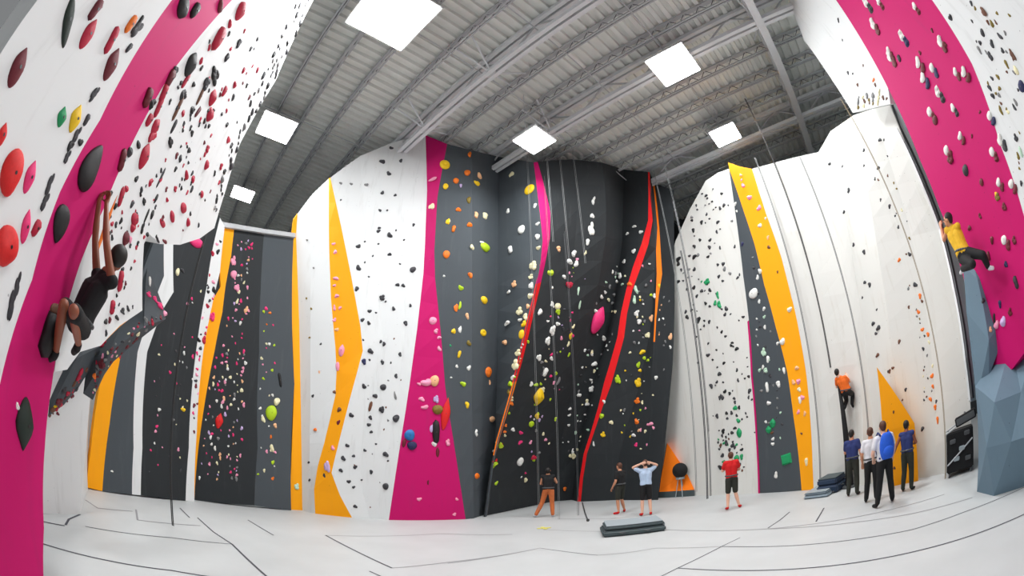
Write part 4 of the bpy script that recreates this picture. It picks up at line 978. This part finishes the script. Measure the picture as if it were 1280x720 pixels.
J, f, b0 = stand(915, 637, 20, 1.0, elbowR=(.25, .08, 1.16), wristR=(.10, .28, 1.10), elbowL=(-.25, .1, 1.18), wristL=(-.1, .30, 1.25), ankleR=(.22, .05, .09), toeR=(.3, .2, .04))
person(J, f*.8+Vector((0, 0, .6)), Vector((0, 0, 1))-f*.6, 'person in red tee and dark knee shorts looking up at the white wall', None, dict(shirt=CRED, trousers=DGR, shoes=CRED, shorts=1), 1.0, skin=SKIN3, hair=HAIRB, root=b0)
J, f, b0 = stand(1066, 620, 60, .98, elbowL=(-.24, .1, 1.15), wristL=(-.12, .28, 1.2))
person(J, f, (0, 0, 1), 'dark-haired person in navy and white top beside the black post', None, dict(shirt=CNV, trousers=DGR, shoes=BLK), .98, hair=HAIRD, root=b0)
J, f, b0 = stand(1089, 627, 50, .98, elbowR=(.25, .08, 1.16), wristR=(.12, .26, 1.0))
person(J, f, (0, 0, 1), 'person in white shirt and black trousers mostly hidden behind the backpack wearer', None, dict(shirt=CWH, trousers=BLK, shoes=BLK), 1.0, hair=HAIRB, root=b0)
J, f, b0 = stand(1105, 633, 30, 1.04, ankleL=(-.16, .02, .09), toeL=(-.2, .18, .04), ankleR=(.24, .1, .09), toeR=(.3, .26, .04), kneeR=(.17, .08, .5), elbowL=(-.27, .02, 1.14), wristL=(-.2, .2, 1.0))
person(J, f, (0, 0, 1), 'tall brown-haired person in white tee and black trousers wearing a blue backpack', None, dict(shirt=CWH, trousers=BLK, shoes=BLK), 1.04, skin=SKIN3, hair=HAIRB, root=b0, harness=False)
def backpack(c, f, lab, s=1.):
    r = empty('backpack', c, lab, 'backpack')
    Fr = frame(f, (0, 0, 1)); 
    bm = bmesh.new(); bm_ball(bm, c, (.15*s, .10*s, .25*s), 3, Fr)
    for v in bm.verts:
        l = Fr.transposed()@(v.co-c); 
        l.z = max(-.2*s, min(.24*s, l.z*1.1)); v.co = c+Fr@l
    inv_parent(link_mesh('pack_body', bm, CBL, None, True), r)
    bm = bmesh.new(); bm_ball(bm, c+Fr@Vector((0, -.085, -.07))*s, (.11*s, .05*s, .1*s), 2, Fr); inv_parent(link_mesh('front_pocket', bm, CBL, None, True), r)
    for k in (-1, 1):
        bm = bmesh.new(); pts = [(k*.09, .08, .2), (k*.11, .18, .26), (k*.12, .30, .18), (k*.12, .33, .0), (k*.13, .2, -.15), (k*.12, .08, -.18)]
        for a, b_ in zip(pts, pts[1:]): bm_tube(bm, c+Fr@Vector(a)*s, c+Fr@Vector(b_)*s, .02, seg=6)
        inv_parent(link_mesh('strap', bm, CNV, None, True), r)
backpack(b0-f*.2+Vector((0, 0, 1.27)), f, 'bright blue backpack worn by the tall brown-haired person', 1.2)
J, f, b0 = stand(1134, 614, 75, .93, elbowL=(-.30, -.1, 1.16), wristL=(-.50, -.02, .86), elbowR=(.24, .08, 1.14), wristR=(.1, .25, 1.1))
person(J, f, (0, 0, 1), 'person in navy vest standing before the orange base wedge, left arm held out', None, dict(shirt=CNV, trousers=DGR, shoes=BLK, vest=1), .93, skin=SKIN2, hair=HAIRD, root=b0)

# climber on the rope (right)
Dc = 13.2
def jv(**k): return {a: VD(*b_) for a, b_ in k.items()}
J = jv(pelvis=(1058, 489, 12.3), chest=(1053, 477, 12.3), neck=(1049, 471, 12.3), head=(1046, 466, 12.3), shoulderL=(1046, 474, 12.35), shoulderR=(1056, 472, 12.25), elbowL=(1046, 484, 12.5), elbowR=(1062, 477, 12.4),
       wristL=(1049, 476, 12.6), wristR=(1059, 470, 12.6), hipL=(1056, 491, 12.3), hipR=(1061, 490, 12.25), kneeL=(1058, 500, 12.65), kneeR=(1066, 493, 12.6), ankleL=(1056, 509, 12.4), ankleR=(1065, 505, 12.5), toeL=(1055, 511, 12.6), toeR=(1067, 509, 12.65))
person(J, (.7, .7, .3), (0, 0, 1), 'climber in orange tee and black trousers hanging on a rope before the white wall', None, dict(shirt=CORG, trousers=BLK, shoes=BLK), .92, skin=SKIN3, root=J['pelvis'])

# near left climber
J = jv(pelvis=(98, 404, 3.95), chest=(118, 364, 3.98), neck=(133, 341, 3.98), head=(148, 324, 3.95), shoulderL=(121, 343, 4.05), shoulderR=(140, 352, 3.82), elbowL=(119, 298, 4.05), elbowR=(133, 304, 3.80),
       wristL=(124, 250, 4.0), wristR=(133, 254, 3.95), hipL=(93, 399, 4.02), hipR=(103, 411, 3.88), kneeL=(80, 381, 3.62), kneeR=(92, 388, 3.40), ankleL=(70, 440, 3.9), ankleR=(98, 430, 3.85), toeL=(61, 449, 4.0), toeR=(92, 440, 4.0))
J['handdirL'] = Vector((-.25, .1, 1)); J['handdirR'] = Vector((-.35, .1, 1))
person(J, (-.55, .75, .25), (.25, 0, 1), 'dark-haired climber in black reaching up on the edge of the near left wall', None, dict(shirt=BLK, trousers=BLK, shoes=BLK, vest=1, shorts=1, afro=1), .92, vox=.009, skin=SKIN2, root=J['pelvis'], curl=.9)
# right climber on the magenta arete
J = jv(pelvis=(1205, 318, 7.95), chest=(1194, 294, 8.05), neck=(1189, 283, 8.05), head=(1185, 275, 8.00), shoulderL=(1184, 288, 8.10), shoulderR=(1197, 283, 7.95), elbowL=(1180, 300, 8.30), elbowR=(1197, 296, 8.25),
       wristL=(1176, 283, 8.40), wristR=(1185, 290, 8.45), hipL=(1203, 323, 8.00), hipR=(1210, 316, 7.90), kneeL=(1216, 330, 7.55), kneeR=(1229, 319, 7.65), ankleL=(1203, 336, 8.05), ankleR=(1235, 333, 7.85), toeL=(1201, 341, 8.20), toeR=(1241, 335, 7.80))
person(J, (-.2, .9, .3), (-.15, 0, 1), 'climber in yellow vest and black trousers bridging on the right magenta wall', None, dict(shirt=CYEL, trousers=BLK, shoes=CWH, vest=1), 1.0, vox=.01, skin=SKIN, root=J['pelvis'], curl=.9)

# ------------------------------------------------------------------ ropes
ROPE = mat('rope_pale', (.52, .53, .53), .8, .15, 40); ROPED = mat('rope_dark', (.22, .22, .22), .8, .1, 40)
def rope(x, y, D, z0, z1, lab, m=ROPE, r=.0055, group='hanging ropes', sway=0.):
    top = VD(x, y, D); x0, y0 = top.x, top.y
    ob = empty('climbing_rope', (x0, y0, z0), lab, 'climbing rope', group)
    for k, dx in (('strand', -.02), ('strand', .02)):
        bm = bmesh.new(); n = 14; P = []
        for i in range(n+1):
            t = i/n; P.append(Vector((x0+dx+sway*math.sin(PI*t)*.5, y0, z0+(z1-z0)*t)))
        for a, b_ in zip(P, P[1:]): bm_tube(bm, a, b_, r, seg=6, caps=False)
        inv_parent(link_mesh(k, bm, m, None, True), ob)
    return ob
rope(704, 240, 13.0, 8.3, 13.6, 'pale double rope hanging left of the white hold chain on the charcoal wall')
rope(690, 280, 12.6, 9.0, 13.6, 'pale double rope hanging just right of the pink stripe top')
rope(721, 230, 13.2, 8.4, 13.6, 'short pale rope hanging high on the charcoal wall')
rope(842, 252, 14.0, 2.4, 13.6, 'pale rope hanging before the right end of the charcoal wall')
rope(834, 290, 15.4, .3, 13.4, 'thin pale rope along the right end of the charcoal wall', r=.01)
rope(1002, 300, 12.9, 3.5, 13.6, 'dark rope running up from the climber in orange', ROPED, .012)
rope(979, 300, 13.0, .1, 11.0, 'thin rope hanging right of the amber stripe', r=.012)
rope(858, 330, 15.2, .1, 11.5, 'grey rope hanging at the left of the slanted white wall', DSTEEL, .012)
rope(866, 400, 14.6, .1, 9, 'grey rope hanging beside the red-shirted person', DSTEEL, .016)
rope(1077, 460, 11.8, .1, 9.6, 'thin grey rope hanging left of the orange wedge', r=.01)
rope(214, 620, 9.0, .05, 13, 'dark rope hanging to the floor before the far left charcoal panel', ROPED, .012)
rope(697, 560, 13.2, .05, 13.6, 'pale belay rope just right of the belayer in tan trousers', r=.0045)
rope(672, 560, 13.0, .4, 13.6, 'pale belay rope just left of the belayer in tan trousers', r=.0045)
rope(722, 600, 13.8, .05, 13.6, 'grey rope ending at the foot of the red stripe', DSTEEL, .007)
rope(1172, 450, 10.0, .1, 9.5, 'thin brown rope along the far right white wall', mat('rope_brown', (.62, .56, .45), .8), .007)

# ------------------------------------------------------------------ small things on the floor
PAD = mat('pad_slate', (.26, .31, .32), .6, .06, 8, bump=.2); PADT = mat('pad_light', (.60, .64, .66), .6, .05); PADB = mat('pad_blue', (.12, .2, .3), .6)
def rbox(bm, c, s, rot, bev=.05):
    t = bmesh.new(); bm_box(t, (0, 0, 0), s); bmesh.ops.bevel(t, geom=t.edges[:], offset=bev, segments=3, affect='EDGES')
    m_ = {v: bm.verts.new(rot@v.co+Vector(c)) for v in t.verts}
    for f in t.faces: bm.faces.new([m_[v] for v in f.verts])
    t.free()
def crash_pad(px, py, L, Wd, h, rz, lab, ma, mb):
    p = VZ(px, py, 0); R = Matrix.Rotation(rz, 3, 'Z')
    r = empty('crash_pad', p, lab, 'crash pad', None)
    bm = bmesh.new(); rbox(bm, p+R@Vector((0, 0, h*.28)), (L, Wd, h*.54), R, .04); inv_parent(link_mesh('lower_pad', bm, ma), r)
    bm = bmesh.new(); rbox(bm, p+R@Vector((.02, .03, h*.77)), (L*.94, Wd*.92, h*.42), R, .04); inv_parent(link_mesh('upper_pad', bm, ma), r)
    bm = bmesh.new(); rbox(bm, p+R@Vector((.02, .03, h*1.0)), (L*.9, Wd*.86, h*.06), R, .008); inv_parent(link_mesh('top_cover', bm, mb), r)
    bm = bmesh.new(); rbox(bm, p+R@Vector((L*.5, 0, h*.45)), (.04, Wd*.5, h*.5), R, .012); inv_parent(link_mesh('flap', bm, mb), r)
    for k in (-1, 1):
        bm = bmesh.new(); bm_tube(bm, p+R@Vector((k*L*.2-.08, -Wd/2-.01, h*.4)), p+R@Vector((k*L*.2, -Wd/2-.05, h*.35)), .015); bm_tube(bm, p+R@Vector((k*L*.2, -Wd/2-.05, h*.35)), p+R@Vector((k*L*.2+.08, -Wd/2-.01, h*.4)), .015)
        inv_parent(link_mesh('handle', bm, DSTEEL), r)
crash_pad(790, 664, 1.55, 1.0, .27, -.12, 'slate grey folded crash pad lying on the floor before the two standing people', PAD, PADT)
crash_pad(1028, 617, 1.2, .8, .16, .5, 'low pale grey crash pad beside the foot of the amber stripe', mat('pad_mid', (.5, .56, .6), .6), PADT)
crash_pad(1043, 611, 1.3, .7, .42, .45, 'dark blue crash pad leaning stack by the black post', PADB, PAD)
# black post
p = VZ(1062, 609, 0); tp = VD(1048, 478, math.hypot(p.x, p.y)-.2)
r = empty('belay_post', p, 'tapering black padded post between the rope climber and the floor', 'post')
bm = bmesh.new(); bm_tube(bm, p, p.lerp(tp, .98), .13, .05, 12); inv_parent(link_mesh('padded_sleeve', bm, BLK, None, True), r)
bm = bmesh.new(); bm_tube(bm, p+Vector((0, 0, .0)), p+Vector((0, 0, .06)), .24, .24, 16); inv_parent(link_mesh('base', bm, DSTEEL), r)
# orange volume with black sphere at the right end of the dark wall
pL = VZ(823, 622.5, 0); pR_ = VZ(868, 620, 0); apx = VD(834, 554, math.hypot(pL.x, pL.y)-.1)
r = empty('climbing_volume', pL, 'orange triangular freestanding volume at the right foot of the charcoal wall', 'climbing volume')
bkv = Vector((pL.x, pL.y, 0)).normalized()*.7
bm = bmesh.new()
mid = VD(858, 590, math.hypot(pL.x, pL.y)-.2)
Lz, Rz_ = pL+Vector((0, 0, .25)), pR_+Vector((0, 0, .25))
fr = [bm.verts.new(v) for v in (Lz, Rz_, mid, apx)]; bk_ = [bm.verts.new(v+bkv) for v in (Lz, Rz_, mid, apx)]
bm.faces.new(fr); bm.faces.new(bk_)
for i in range(4): bm.faces.new((fr[i], fr[(i+1) % 4], bk_[(i+1) % 4], bk_[i]))
bmesh.ops.recalc_face_normals(bm, faces=bm.faces); inv_parent(link_mesh('orange_shell', bm, ORG), r)
bm = bmesh.new(); fr = [bm.verts.new(v) for v in (pL, pR_, Rz_, Lz)]; bk_ = [bm.verts.new(v+bkv) for v in (pL, pR_, Rz_, Lz)]
bm.faces.new(fr); bm.faces.new(bk_)
for i in range(4): bm.faces.new((fr[i], fr[(i+1) % 4], bk_[(i+1) % 4], bk_[i]))
bmesh.ops.recalc_face_normals(bm, faces=bm.faces); inv_parent(link_mesh('dark_plinth', bm, PAD), r)
c = VD(850, 588, math.hypot(pL.x, pL.y)-.45)
bm = bmesh.new(); bm_ball(bm, c, .30, 3); o = link_mesh('exercise_ball', bm, BLK, None, True); tag(o, 'black ball resting on a slim stool before the orange volume', 'ball')
p = c.copy(); p.z = 0
r = empty('stool', p, 'pale slim stool carrying the black ball', 'stool')
bm = bmesh.new(); bm_tube(bm, p+Vector((0, 0, c.z-.34)), p+Vector((0, 0, c.z-.26)), .17, .17, 16); inv_parent(link_mesh('seat', bm, PADT), r)
for a in range(3):
    bm = bmesh.new(); d = Vector((math.cos(a*2.1+.5), math.sin(a*2.1+.5), 0)); bm_tube(bm, p+d*.2, p+d*.08+Vector((0, 0, c.z-.32)), .018); inv_parent(link_mesh('leg', bm, PADT), r)
# black bag
p = VZ(881, 615, 0); r = empty('gym_bag', p, 'black gym bag on the floor left of the grey ropes', 'bag')
bm = bmesh.new(); rbox(bm, p+Vector((0, 0, .17)), (.55, .3, .34), Matrix.Rotation(.2, 3, 'Z'), .1); inv_parent(link_mesh('bag_body', bm, BLK), r)
bm = bmesh.new()
for k in range(8):
    a, a2 = PI*k/8, PI*(k+1)/8; bm_tube(bm, p+Vector((.16*math.cos(a), -.05, .33+.12*math.sin(a))), p+Vector((.16*math.cos(a2), -.05, .33+.12*math.sin(a2))), .014, seg=6)
inv_parent(link_mesh('handle', bm, BLK), r)
# equipment trolley at right
p = VZ(1200, 591, 0); fv = Vector((p.x, p.y, 0)).normalized(); sv = Vector((fv.y, -fv.x, 0)); Rm = Matrix((sv, fv, Vector((0, 0, 1)))).transposed()
r = empty('equipment_cart', p, 'black equipment cart stacked with gear behind the blue-grey boulder', 'cart')
bm = bmesh.new(); rbox(bm, p+Vector((0, 0, .55)), (.75, .5, .9), Rm, .03); inv_parent(link_mesh('cabinet', bm, BLK), r)
bm = bmesh.new()
for a, b_ in (((-.4, -.27, 1.0), (.4, -.27, 1.25)), ((-.4, -.27, 1.0), (-.4, -.27, .1)), ((-.4, .2, 1.0), (.4, .2, 1.25)), ((.4, -.27, 1.25), (.4, .2, 1.25)), ((-.35, -.29, .3), (.35, -.29, .75))):
    bm_tube(bm, p+Rm@Vector(a), p+Rm@Vector(b_), .02)
inv_parent(link_mesh('rail_frame', bm, STEEL), r)
for i, (x, z) in enumerate(((-.2, .8), (.05, .6), (.2, .9), (-.1, .4), (.22, .35))):
    bm = bmesh.new(); rbox(bm, p+Rm@Vector((x, -.28, z)), (.16, .06, .1), Rm, .015); inv_parent(link_mesh('drawer_pull', bm, PADT if i % 2 else DSTEEL), r)
for sx in (-1, 1):
    for sy in (-1, 1):
        c = p+Rm@Vector((sx*.3, sy*.2, .05)); bm = bmesh.new(); bm_tube(bm, c-Rm@Vector((.02, 0, 0)), c+Rm@Vector((.02, 0, 0)), .05, .05, 12); inv_parent(link_mesh('wheel', bm, DSTEEL), r)
c = VD(1207, 522, math.hypot(p.x, p.y)-.9); Rt = Rm@Matrix.Rotation(math.radians(-9), 3, 'Y')
r = empty('loudspeaker', c, 'slim black bar loudspeaker fixed high beside the boulder top', 'loudspeaker')
bm = bmesh.new(); rbox(bm, c, (.55, .16, .19), Rt, .02); inv_parent(link_mesh('cabinet', bm, BLK), r)
bm = bmesh.new(); rbox(bm, c+Rt@Vector((0, -.085, 0)), (.48, .02, .13), Rt, .008); inv_parent(link_mesh('grille', bm, DSTEEL), r)
bm = bmesh.new(); bm_tube(bm, c, c+fv*1.2, .03); inv_parent(link_mesh('bracket', bm, DSTEEL), r)
# rope stand end and tape
r0_ = VZ(734, 650, 0)
bm = bmesh.new(); P = [VZ(728, 628, .02), VZ(731, 640, .03), VZ(735, 651, .02)]
for a, b_ in zip(P, P[1:]): bm_tube(bm, a, b_, .02, seg=6)
bm_ball(bm, P[-1]+Vector((0, 0, .02)), .05, 2)
tag(link_mesh('rope_end', bm, ROPED, None, True), 'loose rope end lying on the floor right of the belayer', 'rope end')
bm = bmesh.new()
c = VZ(680, 660, .012)
for a in (0.2, 1.8): rbox(bm, c, (.38, .1, .012), Matrix.Rotation(a, 3, 'Z'), .003)
tag(link_mesh('tape_mark', bm, mat('tape_yellow', (.93, .9, .45), .6)), 'pale yellow tape cross stuck on the floor before the belayer', 'tape mark')

# ------------------------------------------------------------------ view
SC.view_settings.view_transform = 'Standard'; SC.view_settings.look = 'None'
SC.view_settings.exposure = 0.0; SC.view_settings.gamma = 1; SC.view_settings.use_curve_mapping = False
SC.cycles.use_denoising = True
SC.cycles.max_bounces = 6; SC.cycles.diffuse_bounces = 4
